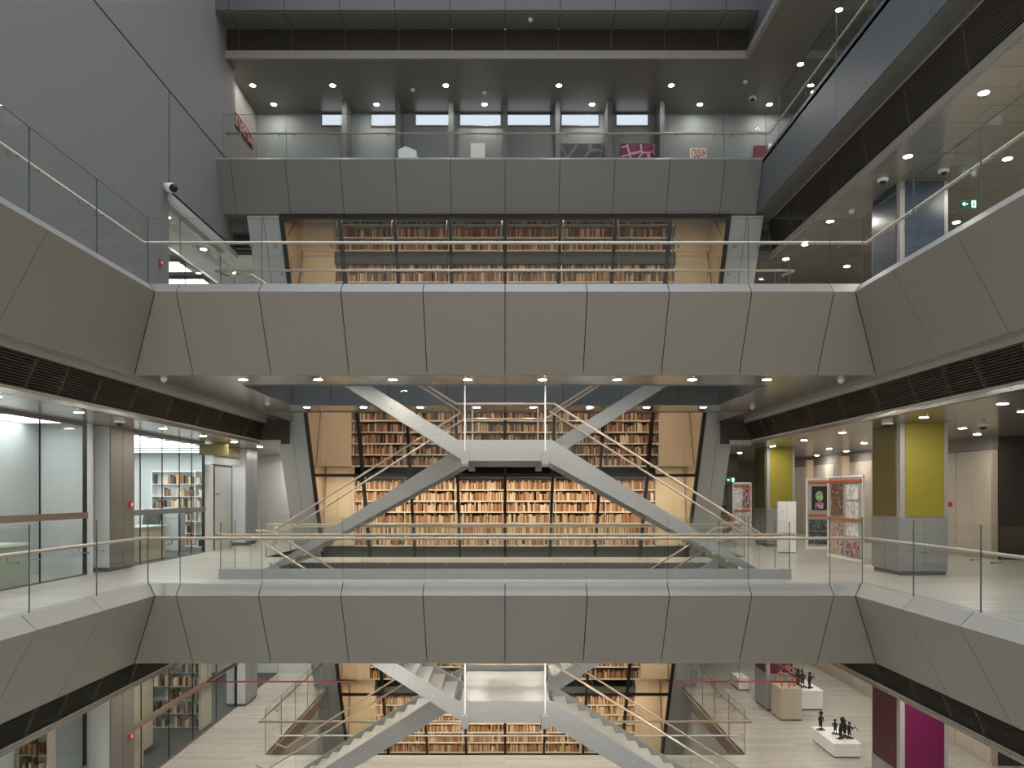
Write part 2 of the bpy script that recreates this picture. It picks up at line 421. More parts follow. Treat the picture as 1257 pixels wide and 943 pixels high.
# ------------------------------------------------------------------ balcony fascias
def run_pt(side, s, d, z):
    if side == 'front': return Vector((s, 912+d, z))
    if side == 'left': return Vector((-(430+d), s, z))
    return Vector((430+d, s, z))
def fascia(K, no):
    t = thing('trim_%d' % no, None, None, (0,912,K-94)); t['kind'] = 'structure'
    # (offset, z) from top to bottom
    prof = [(20, K+13.5), (14, K+13.5), (0, K), (50, K-94)]
    nrm = [0, 0, 1, 1]
    def ends(side, s, d, miter):
        if not miter: return s
        return {'front': math.copysign(430+d, s), 'left': 912+d, 'right': 912+d}[side]
    def panel(side, s0, s1, m0, m1, name='fascia_panel'):
        g0 = 0 if m0 else .55; g1 = 0 if m1 else .55
        b = MB()
        for i in range(3):
            q = []
            (d0,z0),(d1,z1) = prof[i], prof[i+1]
            for (d, z, s, m, g) in ((d0,z0,s0,m0,g0),(d0,z0,s1,m1,-g1),(d1,z1,s1,m1,-g1),(d1,z1,s0,m0,g0)):
                q.append(run_pt(side, ends(side, s, d, m)+ (g if not m else (0.9 if side=='front' and s<0 else (-0.9 if side=='front' else -0.9))), d, z))
            e = Vector((0,0,-1.6)) if i == 0 else None
            bk = []
            for (d, z, s, m, g) in ((d0,z0,s0,m0,g0),(d0,z0,s1,m1,-g1),(d1,z1,s1,m1,-g1),(d1,z1,s0,m0,g0)):
                dd, zz = (d, z-1.6) if i == 0 else (d+1.8, z-0.8)
                bk.append(run_pt(side, ends(side, s, dd, m)+(g if not m else -0.9 if not (side=='front' and s<0) else .9), dd, zz))
            b.slab(q, bk)
        b.build(name, 'fascia', t)
    fx = [-430,-404,-303,-202,-101,0,101,202,303,404,430]
    for i in range(10): panel('front', fx[i], fx[i+1], i == 0, i == 9)
    runs = {13: ([100,240,360,475,588,699,912], [100,240,360,475,592,708,824,912]),
            14: ([100,225,340,455,568,682,796,912], [100,250,365,480,592,703,805,912])}[no]
    for side, sy in zip(('left','right'), runs):
        n = len(sy)-1
        for i in range(n): panel(side, sy[i], sy[i+1], False, i == n-1)
    # dark backing visible in the joints
    for side in ('front','left','right'):
        b = MB()
        for i in range(1,3):
            (d0,z0),(d1,z1) = prof[i], prof[i+1]
            lo, hi = (-430, 430) if side == 'front' else (100, 912)
            f = [run_pt(side, ends(side, lo, d0+2.2, side=='front') , d0+2.2, z0-1), run_pt(side, ends(side, hi, d0+2.2, True), d0+2.2, z0-1),
                 run_pt(side, ends(side, hi, d1+2.2, True), d1+2.2, z1-.5), run_pt(side, ends(side, lo, d1+2.2, side=='front'), d1+2.2, z1-.5)]
            off = {'front': Vector((0,1,0)), 'left': Vector((-1,0,0)), 'right': Vector((1,0,0))}[side]
            b.slab(f, [p+off for p in f])
        b.build('joint_backing', 'gap', t)
    # inner upstand
    MB().box(-456,-450,100,938,K+1-8,K+13.5).box(450,456,100,938,K+1-8,K+13.5).box(-450,450,932,938,K+1-8,K+13.5).build('upstand', 'fascia', t)
fascia(248, 13); fascia(-125.5, 14)

# top-floor fascia: leaning front, upright right-hand run
t = thing('trim_15', None, None, (0,1362,527)); t['kind'] = 'structure'
xs = [-532] + [MOD*k for k in range(-4,5)] + [473]
xs = [-532,-505] + [MOD*k for k in range(-4,5)] + [473]
for i in range(len(xs)-1):
    a, c = xs[i]+.5, xs[i+1]-.5
    b = MB()
    b.plate([(a,1362,613),(c,1362,613),(c,1400,527),(a,1400,527)], (0,2,-.8))
    b.plate([(a,1368,618.5),(c,1368,618.5),(c,1362,613),(a,1362,613)], (0,1,-1.5))
    b.box(a, c, 1368, 1378, 617, 618.5)
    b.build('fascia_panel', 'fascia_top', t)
MB().plate([(-531,1364.5,612),(472,1364.5,612),(472,1402.5,527.5),(-531,1402.5,527.5)], (0,1.5,-.5)).build('joint_backing', 'gap', t)
t = thing('trim_16', None, None, (473,600,527)); t['kind'] = 'structure'
ys = [-100,120,355,590,825,1060,1296,1400]
for i in range(len(ys)-1):
    MB().box(473, 475, ys[i]+.4, ys[i+1]-.4, 527, 614).box(473, 482, ys[i]+.4, ys[i+1]-.4, 614, 618.5).build('fascia_panel', 'fascia_blue', t)  # same panels as elsewhere; blue sky light is painted into their colour
MB().box(475.5, 476.5, -100, 1400, 528, 613).build('joint_backing', 'gap', t)

# edges of the stair openings
def opening_edge(L, S, no, fm):
    t = thing('trim_%d' % no, None, None, (0,1288,S)); t['kind'] = 'structure'
    zt = F[L]
    for k in range(-4, 4):
        x0, x1 = max(-370, k*MOD), min(370, (k+1)*MOD)
        MB().box(x0+.5, x1-.5, 1287, 1290, S-1, zt).build('edge_panel', fm, t)
    for sx in (-1, 1):
        MB().box(sx*370, sx*373, 1056, 1287, S-1, zt).build('edge_panel', 'fascia_dark', t)
        MB().box(sx*450, sx*453, 1400, 1700, S-1, zt).build('edge_panel', 'fascia_dark', t)
    MB().box(-370, 370, 1053, 1056, S-1, zt-2).build('edge_panel', 'fascia_dark', t)
    MB().box(-450, 450, 1400, 1403, S-1, zt).build('edge_panel', 'fascia_dark', t)
    MB().box(-369, 369, 1290.5, 1292, S, zt-2).build('joint_backing', 'gap', t)
opening_edge(2, 154, 17, 'fascia_blue'); opening_edge(1, -219, 18, 'fascia_dark')
t = thing('smoke_curtain', 'clear glass downstand with a thin dark bottom bar below the first-floor stair opening', 'glass screen', (0,1046,-266))
for a, c in ((-419,-320),(-320,-210),(240,330),(330,419)): MB().box(a+.3,c-.3,1046,1047,-264,-219).build('glass_pane','glass',t)
for sx in (-1,1):
    for k in range(3): MB().box(sx*419,sx*420,1048+115*k+.3,1163+115*k-.3,-264,-219).build('glass_pane','glass',t)
MB().box(-420,-210,1045.5,1047.5,-266,-264).box(240,420,1045.5,1047.5,-266,-264).box(-420.5,-418.5,1047.5,1393,-266,-264).box(418.5,420.5,1047.5,1393,-266,-264).build('bottom_bar','door_red',t)
# pit at the lowest floor
t = thing('trim_19', None, None, (0,1400,-640)); t['kind'] = 'structure'
for sx in (-1,1):
    MB().plate([(sx*450,1400,-493),(sx*450,2300,-493),(sx*480,2300,-560),(sx*480,1400,-560)], (sx*3,0,0)).build('edge_panel', 'pit', t)
MB().box(-490,490,1396,1400,-866,-499).build('edge_panel', 'fascia_dark', t)
struct('wall_left', MB().box(-484,-480,1400,2300,-866,-558), 'pier')
struct('wall_right', MB().box(480,484,1400,2300,-866,-558), 'pier')

# ------------------------------------------------------------------ glass balustrades round the atrium
def balustrade(name_label, paths, zbase, zglass, zrail, fl_z, joints, rail_off=9, mat='glass', group=None, caps=True, rail_r=1.5):
    """paths: polyline (x,y) of glass centre line; rail polyline is offset outward by the caller"""
    glass_pts, rail_pts = paths
    mx = sum(p[0] for p in glass_pts)/len(glass_pts); my = sum(p[1] for p in glass_pts)/len(glass_pts)
    t = thing('glass_balustrade', name_label, 'balustrade', (mx, my, zbase), group)
    for i in range(len(glass_pts)-1):
        a = Vector((*glass_pts[i], 0)); c = Vector((*glass_pts[i+1], 0)); d = c-a; L = d.length; d.normalize()
        n = Vector((d.y, -d.x, 0))
        cuts = [0]+[j for j in joints[i] if 0 < j < L]+[L]
        for s0, s1 in zip(cuts[:-1], cuts[1:]):
            p = a+d*(s0+.3); q = a+d*(s1-.3)
            MB().plate([(p.x,p.y,zbase),(q.x,q.y,zbase),(q.x,q.y,zglass),(p.x,p.y,zglass)], n*1.2).build('glass_pane', mat, t)
            # thin polished edge along the top
    rp = [(p[0], p[1], zrail) for p in rail_pts]
    MB().tube(rp, rail_r, 10).build('handrail', 'rail', t, smooth=True)
    for i in range(len(glass_pts)-1):
        a = Vector((*glass_pts[i], 0)); c = Vector((*glass_pts[i+1], 0)); d = c-a; L = d.length; d.normalize()
        ra = Vector((*rail_pts[i], 0)); rc = Vector((*rail_pts[i+1], 0))
        rd = (rc-ra).normalized(); nn = Vector((rd.y,-rd.x,0))
        off = (ra-a).dot(nn)
        for j in joints[i]:
            for e in (-15, 15):
                s = j+e
                if not (4 < s < L-4): continue
                g = a+d*s; r = g+nn*off
                if (g - Vector((0,0,0))).length < 250: continue
                b = MB().tube([(g.x,g.y,zrail-7),(g.x+(r.x-g.x)*.9,g.y+(r.y-g.y)*.9,zrail-7),(r.x,r.y,zrail-5),(r.x,r.y,zrail-.8)], .45, 6)
                b.ball((g.x,g.y,zrail-7), 1.2, n=8, m=5)
                b.build('rail_bracket', 'steel_dark', t, smooth=True)
    return t
fj = [k for k in (-406,-304,-203,-101,0,101,203,304,406)]
for L, K, nm in ((2,248,'second-floor'),(1,-125.5,'first-floor')):
    zb = K+10
    gp = [(-447,150),(-447,929),(447,929),(447,150)]
    rp = [(-457,150),(-457,939),(457,939),(457,150)]
    sj = [v-150 for v in (237,352,467,582,697,812)]
    js = [sj, [v+447 for v in fj], [929-150-v for v in sj]]
    balustrade('long clear glass balustrade on the %s balcony edge, brass-coloured rail behind it' % nm, (gp, rp), zb, K+96, K+69, F[L], js, group=None)
# top floor
balustrade('clear glass balustrade on the top-floor balcony edge with brass-coloured rail', ([(-522,1373),(482,1373),(482,150)], [(-520,1384),(493,1384),(493,150)]),
           616, 700, 671, F[3], [[522+k*MOD for k in range(-4,5)], [1373-v for v in (400,513,626,740,853,966,1080,1193,1306)]])
# inner edge of the middle openings
for L, nm in ((2,'second-floor'),(1,'first-floor')):
    z = F[L]
    t = thing('glass_balustrade', 'glass balustrade on a steel curb in front of the %s stair opening' % nm, 'balustrade', (0,1040,z))
    MB().box(-401,401,1040,1046,z,z+14).box(-401,-395,1046,1062,z,z+14).box(395,401,1046,1062,z,z+14).build('curb', 'steel', t)
    for k in range(8):
        MB().box(-400+100*k+.4, -300+100*k-.4, 1042, 1043, z+10, z+80).build('glass_pane', 'glass', t)
    for sx in (-1,1): MB().box(sx*400, sx*399, 1044, 1100, z+2, z+80).build('glass_pane', 'glass', t)
    MB().tube([(-401,1075,z+62),(-408,1052,z+62),(-400,1049,z+62),(400,1049,z+62),(408,1052,z+62),(401,1075,z+62)], 1.7, 10).build('handrail', 'rail', t, smooth=True)
    for k in range(1,8):
        for e in (-14,14):
            x = -400+100*k+e
            MB().tube([(x,1042,z+55),(x,1049,z+56),(x,1049,z+61)], .5, 6).ball((x,1042,z+55),1.2,n=8,m=5).build('rail_bracket', 'steel_dark', t)
    t = thing('glass_balustrade', 'glass balustrade along the far side of the %s stair opening' % nm, 'balustrade', (0,1292,z))
    for k in range(8):
        MB().box(-370+92.5*k+.4, -277.5+92.5*k-.4, 1294, 1295, z, z+78).build('glass_pane', 'glass_stair', t)
    MB().tube([(-380,1300,z+62),(380,1300,z+62)], 1.4, 8).build('handrail', 'rail', t, smooth=True)
    t = thing('glass_balustrade', 'rearmost glass balustrade facing the book tower on the %s walkway' % nm, 'balustrade', (0,1394,z))
    for k in range(9):
        MB().box(-450+100*k+.4, -350+100*k-.4, 1396, 1397, z, z+78).build('glass_pane', 'glass_stair', t)
    for sx in (-1,1):
        for k in range(1):
            MB().box(sx*450, sx*451, 1398, 1560, z, z+78).build('glass_pane', 'glass_stair', t)
    MB().tube([(-444,1540,z+62),(-444,1388,z+62),(444,1388,z+62),(444,1540,z+62)], 1.4, 8).build('handrail', 'rail', t, smooth=True)
    for k in range(1,9):
        for e in (-14,14):
            x = -450+100*k+e
            MB().tube([(x,1396,z+55),(x,1388,z+55),(x,1388,z+61)], .5, 6).build('rail_bracket', 'steel_dark', t)
# lowest floor: round the big opening in front of the tower
z = F[0]
t = thing('glass_balustrade', 'glass balustrade round the open well on the lowest floor', 'balustrade', (0,1405,z))
for k in range(9): MB().box(-452+100.5*k+.4, -351.5+100.5*k-.4, 1400, 1401, z, z+86).build('glass_pane', 'glass', t)
for sx in (-1,1):
    for k in range(5): MB().box(sx*452, sx*453, 1402+100*k+.4, 1502+100*k-.4, z, z+86).build('glass_pane', 'glass', t)
MB().tube([(-460,1960,z+66),(-460,1390,z+66),(460,1390,z+66),(460,1960,z+66)], 1.7, 10).build('handrail', 'rail', t, smooth=True)
MB().tube([(-444,1408,z+34),(-380,1408,z+34),(444,1408,z+34)], 1.6, 8).build('lower_rail', 'white_metal', t, smooth=True)
for sx in (-1,1):
    for k in range(5):
        for e in (-14,14):
            y = 1500+100*k+e
            MB().tube([(sx*453,y,z+58),(sx*460,y,z+58),(sx*460,y,z+65)], .5, 6).build('rail_bracket', 'steel_dark', t)

# ------------------------------------------------------------------ scissor staircases
def staircase(L, label):
    zf, zt = F[L], F[L+1]; zm = (zf+zt)/2
    t = thing('staircase', label, 'staircase', (0,1172,zf))
    XL, XE = 74, 370
    lanes = [(1060,1170), (1176,1286)]
    up, lo = 10, 20                # stringer above / below the nosing line
    # landing
    MB().box(-66,66,1064,1282,zm-5,zm).build('landing', 'tread_stone', t)
    for y0, side in ((1058,'near'),(1284,'far')):
        s = MB().plate([(-67,y0,zm+up),(67,y0,zm+up),(59,y0,zm-lo),(-59,y0,zm-lo)], (0,4,0)).build('landing_beam', 'steel', t)
        if y0 == 1058:
            for k in range(9):
                MB().lathe([(1.0,0),(1.3,.4),(1.0,1.2)], n=8).v
                x = -52+13*k
                MB().ball((x,1057.4,zm-4), 1.0, sy=.7, n=8, m=4).build('bolt', 'bolt', s)
    # flights: (sx_start, lane, up?)  front lane: right side goes down, left side goes up; back lane mirrored
    N = 16
    for lane, sdown in ((0, 1), (1, -1)):
        y0, y1 = lanes[lane]
        for direction in ('down', 'up'):
            sx = sdown if direction == 'down' else -sdown
            za, zb = (zm, zf) if direction == 'down' else (zm, zt)
            dz = (zb-za)/N; dx = (XE-XL)/N
            # steps
            b = MB()
            for i in range(N):
                if direction == 'down':
                    zt_ = za + dz*(i+1); x0 = XL + dx*i; x1 = x0+dx+1.5
                    if i == N-1: continue
                    b.box(sx*x0, sx*x1, y0+3, y1-3, zt_-2.5, zt_)
                    b.box(sx*x0, sx*(x0+1.2), y0+3, y1-3, zt_-.2, zt_-dz-2)
                else:
                    zt_ = za + dz*(i+1); x0 = XL + dx*i; x1 = x0+dx+1.5
                    if i == N-1: continue
                    b.box(sx*x0, sx*x1, y0+3, y1-3, zt_-2.5, zt_)
                    b.box(sx*x0, sx*(x0+1.2), y0+3, y1-3, zt_-.2, zt_-dz+.2)
            b.build('steps', 'tread_stone', t)
            sl = (zb-za)/(XE-XL)
            for y in (y0-2, y1-2):
                if direction == 'down':
                    poly = [(sx*67,y,zm+up),(sx*59,y,zm-lo),(sx*(XE+4),y,max(zf-6, zm-lo+sl*(XE+4-59))),(sx*(XE+16),y,zf),(sx*(XE+2),y,zm+up+sl*(XE+2-67))]
                    if zf == F[0]:
                        poly = [(sx*67,y,zm+up),(sx*59,y,zm-lo),(sx*(XE-34),y,zf),(sx*(XE+16),y,zf),(sx*(XE+2),y,zm+up+sl*(XE+2-67))]
                else:
                    poly = [(sx*59,y,zm-lo),(sx*67,y,zm+up),(sx*XE,y,zm+up+sl*(XE-67)-3),(sx*XE,y,zm-lo+sl*(XE-59))]
                s = MB().plate(poly, (0,4,0)).build('stringer', 'steel', t)
                if y == y0-2:
                    for k in range(14):
                        x = 82+20*k
                        zz = zm - 4 + sl*(x-67)*.99
                        MB().ball((sx*x,y-.6,zz), 1.0, sy=.7, n=8, m=4).build('bolt', 'bolt', s)
                # glass on the stringer
                g = [(67, zm+up-3), (XE-6, zm+up-3+sl*(XE-73)), (XE-6, zm+56+sl*(XE-73)), (67, zm+56)]
                for q in range(3):
                    xa = 67+(XE-73)*q/3+.5; xb = 67+(XE-73)*(q+1)/3-.5
                    za_ = zm+sl*(xa-67); zb_ = zm+sl*(xb-67)
                    MB().plate([(sx*xa,y+1.5,za_+up-3),(sx*xb,y+1.5,zb_+up-3),(sx*xb,y+1.5,zb_+56),(sx*xa,y+1.5,za_+56)], (0,.8,0)).build('glass_pane', 'glass_stair', t)
                # handrail
                yr = y + (5 if y == y0-2 else -3)
                pts = [(sx*70,yr,zm+62)]
                if direction == 'down':
                    pts += [(sx*(XE+8),yr,zm+62+sl*(XE+8-70)), (sx*(XE+26),yr,zf+62)]
                else:
                    pts += [(sx*(XE-8),yr,zm+62+sl*(XE-8-70)), (sx*(XE+16),yr,zt+62)]
                MB().tube(pts, 1.6, 8).build('handrail', 'rail', t, smooth=True)
    # landing glass and rails
    for y in (1059.5, 1285):
        MB().box(-66,66,y,y+.8,zm+up-3,zm+56).build('glass_pane', 'glass_stair', t)
        yr = y+4 if y < 1100 else y-4
        MB().tube([(-70,yr,zm+62),(70,yr,zm+62)], 1.6, 8).build('handrail', 'rail', t, smooth=True)
    # hanger rods
    for x in (-57,57):
        for y in (1054, 1290):
            yy = y
            r = MB().tube([(x,yy,zm-6),(x,yy,zt-99)], 1.0, 8).build('hanger_rod', 'white_metal', t)
            bb = MB().box(x-5,x+5,yy-4,yy+5,zm-25,zm-8)
            bb.box(x-5,x+5,min(yy,yy+30) if y<1100 else yy-30,max(yy,yy+30) if y<1100 else yy,zm-28,zm-22)
            bb.build('bracket', 'steel', r)
    return t
staircase(1, 'upper grey steel scissor staircase crossing in front of the lit book tower')
staircase(0, 'lower grey steel scissor staircase rising from the lowest floor')

# ------------------------------------------------------------------ library tower
TM = 104.4
def tp(x, z, d=0): return (x, ytow(z)+d, z)
ZT, ZB = 522, -706
def along(x0, x1, z0, z1, d0, d1): # leaning box
    return [tp(x0,z0,d0), tp(x1,z0,d0), tp(x1,z1,d0), tp(x0,z1,d0)], [tp(x0,z0,d1), tp(x1,z0,d1), tp(x1,z1,d1), tp(x0,z1,d1)]
tw = thing('window_1', None, None, (0,ytow(ZB),ZB)); tw['kind'] = 'structure'
for k in range(-4,5):
    x = k*TM if abs(k) < 4 else math.copysign(422.5, k)
    w = 3.0
    if abs(k) >= 3: w = 3.8
    MB().slab(*along(x-w, x+w, ZB, ZT, -2, 5)).build('mullion', 'black', tw)
for zc, w in ((ZT,4),(40,3.2),(-516,3.5),(225,2.5),(-330,2.5)):
    MB().slab(*along(-424, 424, zc-w, zc+w, -2.4, 5.4)).build('transom', 'black', tw)
edges = [-422]+[k*TM for k in range(-3,4)]+[422]
for zi0, zi1 in ((ZB,-516),(-516,-330),(-330,40),(40,225),(225,ZT)):
    for a, c in zip(edges[:-1], edges[1:]):
        MB().slab(*along(a+2, c-2, zi0+2, zi1-2, 1, 2)).build('glass_pane', 'glass_tower', tw)
for k in range(-3,4):
    x = k*TM
    for z0, z1 in ((520,420),(200,60),(-440,-500)):
        MB().tube([tp(x-6 if k<=0 else x+6,z0,12), tp(x-18 if k<=0 else x+18,z1,22)], .9, 6).build('tie_rod', 'steel_dark', tw)
# grey side piers and tower flanks
for sx, nm in ((-1,'left'),(1,'right')):
    b = MB().slab(*along(sx*426, sx*456, -706, 524, 0, 14)); struct('wall_'+nm, b, 'pier')
    b = MB().slab(*along(sx*457, sx*487, -706, 524, 0, 14)); struct('wall_'+nm, b, 'pier')
    b = MB().plate([(sx*487,ytow(-866)+5,-866),(sx*487,2300,-866),(sx*487,2300,600),(sx*487,ytow(524)+5,524)], (-sx*12,0,0))
    struct('wall_'+nm, b, 'wall_grey')
# stacks inside the tower: each level has its own upright shelf plane
levels = [  # (name, shelf plane y, board heights, slab (z0,z1) above it, z range of birch)
    ('top', 1527, [501,527.5,554], (585,589)),
    ('second', 1530, [385,411,437,463], (472,496)),
    ('third', 1690, [64,89.6,115,141,167,193], (222,238)),
    ('fourth', 1725, [-120,-94,-68,-42,-16.5,9.5], (35,46)),
    ('fifth', 1918, [-478,-447,-420,-394], (-345,-330)),
    ('sixth', 2000, [-696,-670,-643,-619,-595,-569], (-535,-518)),
]
bookrows = []
for nm, ys, boards, slab in levels:
    E = 350
    dpt = 26
    zb = boards[0]-3; ztop = slab[0]
    # bookcases, one per bay
    for k in range(6):
        x0 = -E + k*(2*E/6); x1 = x0 + 2*E/6
        t = thing('bookcase', 'pale-shelved bookcase of the %s stack level in the tower, %s from the left' % (nm, ORD[k]), 'bookcase', ((x0+x1)/2, ys+dpt/2, zb), 'bookcases inside the book tower')
        for z in boards:
            MB().box(x0+.6, x1-.6, ys, ys+dpt, z-2.8, z).build('shelf_board', 'shelf_board', t)
        MB().box(x0, x0+.6, ys, ys+dpt, zb, ztop).box(x1-.6, x1, ys, ys+dpt, zb, ztop).build('side_panel', 'shelf_board', t)
        MB().box(x0+.6, x1-.6, ys+dpt-1, ys+dpt, zb, ztop).build('back_panel', 'shelf_back', t)
    for z in boards: bookrows.append((z, ys, nm))
    # birch panels either side
    for sx in (-1,1):
        side = 'left' if sx < 0 else 'right'
        zlo, zhi = boards[0]-2, slab[0]
        if nm in ('top','second'): zlo, zhi = (boards[0]-2, slab[0])
        zhi = {'top':588,'second':499,'third':230,'fourth':62,'fifth':-338,'sixth':-490}[nm]
        b = MB().box(sx*E, sx*(E+70), ys+2, ys+6, zlo, zhi)
        struct('wall_back', b, 'birch')
        xa = E+70
        b = MB().plate([tp(sx*428,zlo,14), (sx*xa,ys+3,zlo), (sx*xa,ys+3,zhi)], (sx*3,1,0)).plate([tp(sx*428,zlo,14), (sx*xa,ys+3,zhi), tp(sx*428,min(zhi,519),14)], (sx*3,1,0))
        struct('wall_left' if sx < 0 else 'wall_right', b, 'birch')
        MB().tube([(sx*(xa-5),ys-4,zhi-2),(sx*(xa+1),min(ys-8,ytow(zlo)+30) if ys-8 > ytow(zlo)+16 else ys-6,zlo+2)],1.1,6).build('tie_rod','steel_dark',tw)
    b = MB().box(-E, E, ys-6, ys+60, slab[0], slab[1])
    struct('ceiling', b, 'carpet')
struct('wall_back', MB().box(-424,424,1760,1764,-330,-122), 'fascia_dark')
# LED strips in the stacks (under each slab, just behind the glass)
def led(x0, x1, y, z, label, m='led'):
    t = thing('strip_light', label, 'light', ((x0+x1)/2, y, z), 'strip lights in the book tower')
    MB().box(x0, x1, y-1, y+1, z-.5, z).build('diffuser', m, t)
    MB().box(x0-1, x1+1, y-2, y+2, z, z+1.5).build('housing','steel_dark',t)
for nm, ys, boards, slab in levels:
    if nm == 'second': continue
    zl = {'top':520,'third':222,'fourth':38,'fifth':-332,'sixth':-517}[nm]
    y = ytow(zl)+9
    for k in range(3):
        led(-400+270*k, -140+270*k, y, zl, 'warm strip light above the %s stack level in the tower, %s' % (nm, ['left run','middle run','right run'][k]), 'led_dim' if nm in ('top','third') else 'led')
# books
def book_dims():
    return random.choice([1.9,2.2,2.5,2.8,3.3,3.8]), random.uniform(14,22.5)
kinds = []
for i in range(len(BOOKC)):
    b = MB(); w, h = [2.2,2.6,3.0,2.4,2.8,3.4,2.6,3.2,2.4,2.8][i], [18,20,21,17,19,22,18,20,16,21][i]
    b.box(-w/2, w/2, 0, 15, 0, h).box(-w/2+.3, w/2-.3, .4, 14.6, h, h+.05)
    kinds.append((w, h, b))
protos = [None]*len(BOOKC)
rest = MB(); nind = 0
PICK = [0,1,2,3,4,5,6,7,8,1,3,0,8,5,9,4]
PICKP = [0,1,3,4,6,8,3,4,6,1,8,0,4,3]
rownames = {}
for z, ys, nm in bookrows:
    x = -348
    indiv = (nm == 'second' and abs(z-437) < 1) or (nm == 'top' and abs(z-527.5) < 1)
    cx = 0
    while x < 346:
        bay = math.floor((x+350)/(700/6)); e = -350+(bay+1)*700/6
        if x + 4 > e-1: x = e+1.2; continue
        if x < -350+bay*700/6+1.2: x = -350+bay*700/6+1.2
        pale = nm in ('fourth','sixth')
        if random.random() < .03: x += random.uniform(2,6); continue
        i = random.choice(PICKP if pale else PICK)
        if indiv and nind < 300 and -270 < x:
            w, h, bb = kinds[i]
            if protos[i] is None:
                loc = (x+w/2, ys+3, z)
                me_b = MB().add([(vx+loc[0], vy+loc[1], vz+loc[2]) for vx,vy,vz in bb.v], bb.f)
                o = me_b.build('book', 'book_%d' % i, origin=loc); protos[i] = o
            else:
                o = protos[i].copy(); col.objects.link(o); o.location = W((x+w/2, ys+3, z))
            rw = 'lower' if nm == 'second' else 'upper'
            tag(o, 'old bound book standing in the %s uppermost full shelf behind the tower glass' % {'upper':'first','lower':'second'}[rw], 'book', 'books on the %s near shelf of the tower' % rw)
            nind += 1
            x += w+.12
        else:
            w, h = book_dims(); rest.cur = i
            if nm in ('second','top','third') and random.random() < .25: h *= .8
            y = ys+random.uniform(1,5)
            rest.box(x, x+w, y, y+14, z, z+h); x += w+.1

# ------------------------------------------------------------------ columns
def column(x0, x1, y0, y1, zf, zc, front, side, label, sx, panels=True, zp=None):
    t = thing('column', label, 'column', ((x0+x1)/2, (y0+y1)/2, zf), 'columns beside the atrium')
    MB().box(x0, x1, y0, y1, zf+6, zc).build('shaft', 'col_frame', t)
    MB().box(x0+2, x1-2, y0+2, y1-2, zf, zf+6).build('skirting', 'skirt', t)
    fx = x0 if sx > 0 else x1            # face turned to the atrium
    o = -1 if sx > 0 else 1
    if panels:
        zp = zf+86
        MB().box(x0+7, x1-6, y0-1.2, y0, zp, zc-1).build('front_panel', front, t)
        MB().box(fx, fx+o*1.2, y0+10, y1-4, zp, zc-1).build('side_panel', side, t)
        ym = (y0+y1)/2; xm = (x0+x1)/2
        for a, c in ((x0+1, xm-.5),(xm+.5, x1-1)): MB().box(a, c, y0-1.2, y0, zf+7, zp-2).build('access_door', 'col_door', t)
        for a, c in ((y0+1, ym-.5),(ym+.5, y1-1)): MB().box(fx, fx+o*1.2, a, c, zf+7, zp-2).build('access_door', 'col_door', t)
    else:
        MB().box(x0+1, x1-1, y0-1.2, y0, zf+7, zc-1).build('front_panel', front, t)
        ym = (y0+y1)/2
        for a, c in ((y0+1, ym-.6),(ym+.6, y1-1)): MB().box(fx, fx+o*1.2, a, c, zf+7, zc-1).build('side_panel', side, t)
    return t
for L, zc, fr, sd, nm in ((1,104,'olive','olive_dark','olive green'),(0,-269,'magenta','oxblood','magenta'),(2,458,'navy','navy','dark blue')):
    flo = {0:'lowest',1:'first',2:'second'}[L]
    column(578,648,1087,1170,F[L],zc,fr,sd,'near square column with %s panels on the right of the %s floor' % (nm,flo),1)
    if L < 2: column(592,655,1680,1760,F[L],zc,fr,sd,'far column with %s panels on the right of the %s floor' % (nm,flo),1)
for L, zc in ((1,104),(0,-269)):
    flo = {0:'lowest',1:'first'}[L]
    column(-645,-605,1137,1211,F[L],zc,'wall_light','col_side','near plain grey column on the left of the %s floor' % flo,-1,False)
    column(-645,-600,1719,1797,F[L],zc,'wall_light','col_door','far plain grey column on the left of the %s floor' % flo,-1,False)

# ------------------------------------------------------------------ glazed partitions on the left
def partition(no, x, y0, y1, zf, zc, cuts, tr_mat, parent_name='window', ztr=88):
    t = thing('window_%d' % no, None, None, (x,(y0+y1)/2,zf)); t['kind'] = 'structure'
    MB().box(x-2,x+2,y0,y1,zf,zf+2).build('sill_rail', 'skirt', t)
    MB().box(x-3,x+3,y0,y1,zc-5,zc).build('head_rail', 'steel_dark', t)
    MB().box(x+.5,x+5,y0,y1,zf+ztr-4.5,zf+ztr+4.5).build('transom', tr_mat, t)
    c = [y0]+cuts+[y1]
    for a, d in zip(c[:-1], c[1:]):
        MB().box(x-.5,x+.5,a+.7,d-.7,zf+2,zc-5).build('glass_pane', 'glass_room', t)
    for a in cuts: MB().box(x-.8,x+.8,a-.7,a+.7,zf+2,zc-5).build('joint', 'black', t)
    for a in (y0,y1): MB().box(x-2.5,x+2.5,a-1.5,a+1.5,zf,zc).build('post', 'black', t)
    return t
partition(2,-620,300,1096,F[1],104,[420,560,700,840,884,990],'oak')
partition(3,-614,1212,1512,F[1],104,[1250,1330,1400,1455],'steel_dark')
partition(4,-620,300,1096,F[0],-269,[420,560,700,850,985],'oak')
partition(5,-622,1212,1716,F[0],-269,[1270,1375,1480,1600],'oak',ztr=102)
partition(6,-620,1343,1611,F[2],455,[1440,1560],'steel_dark')
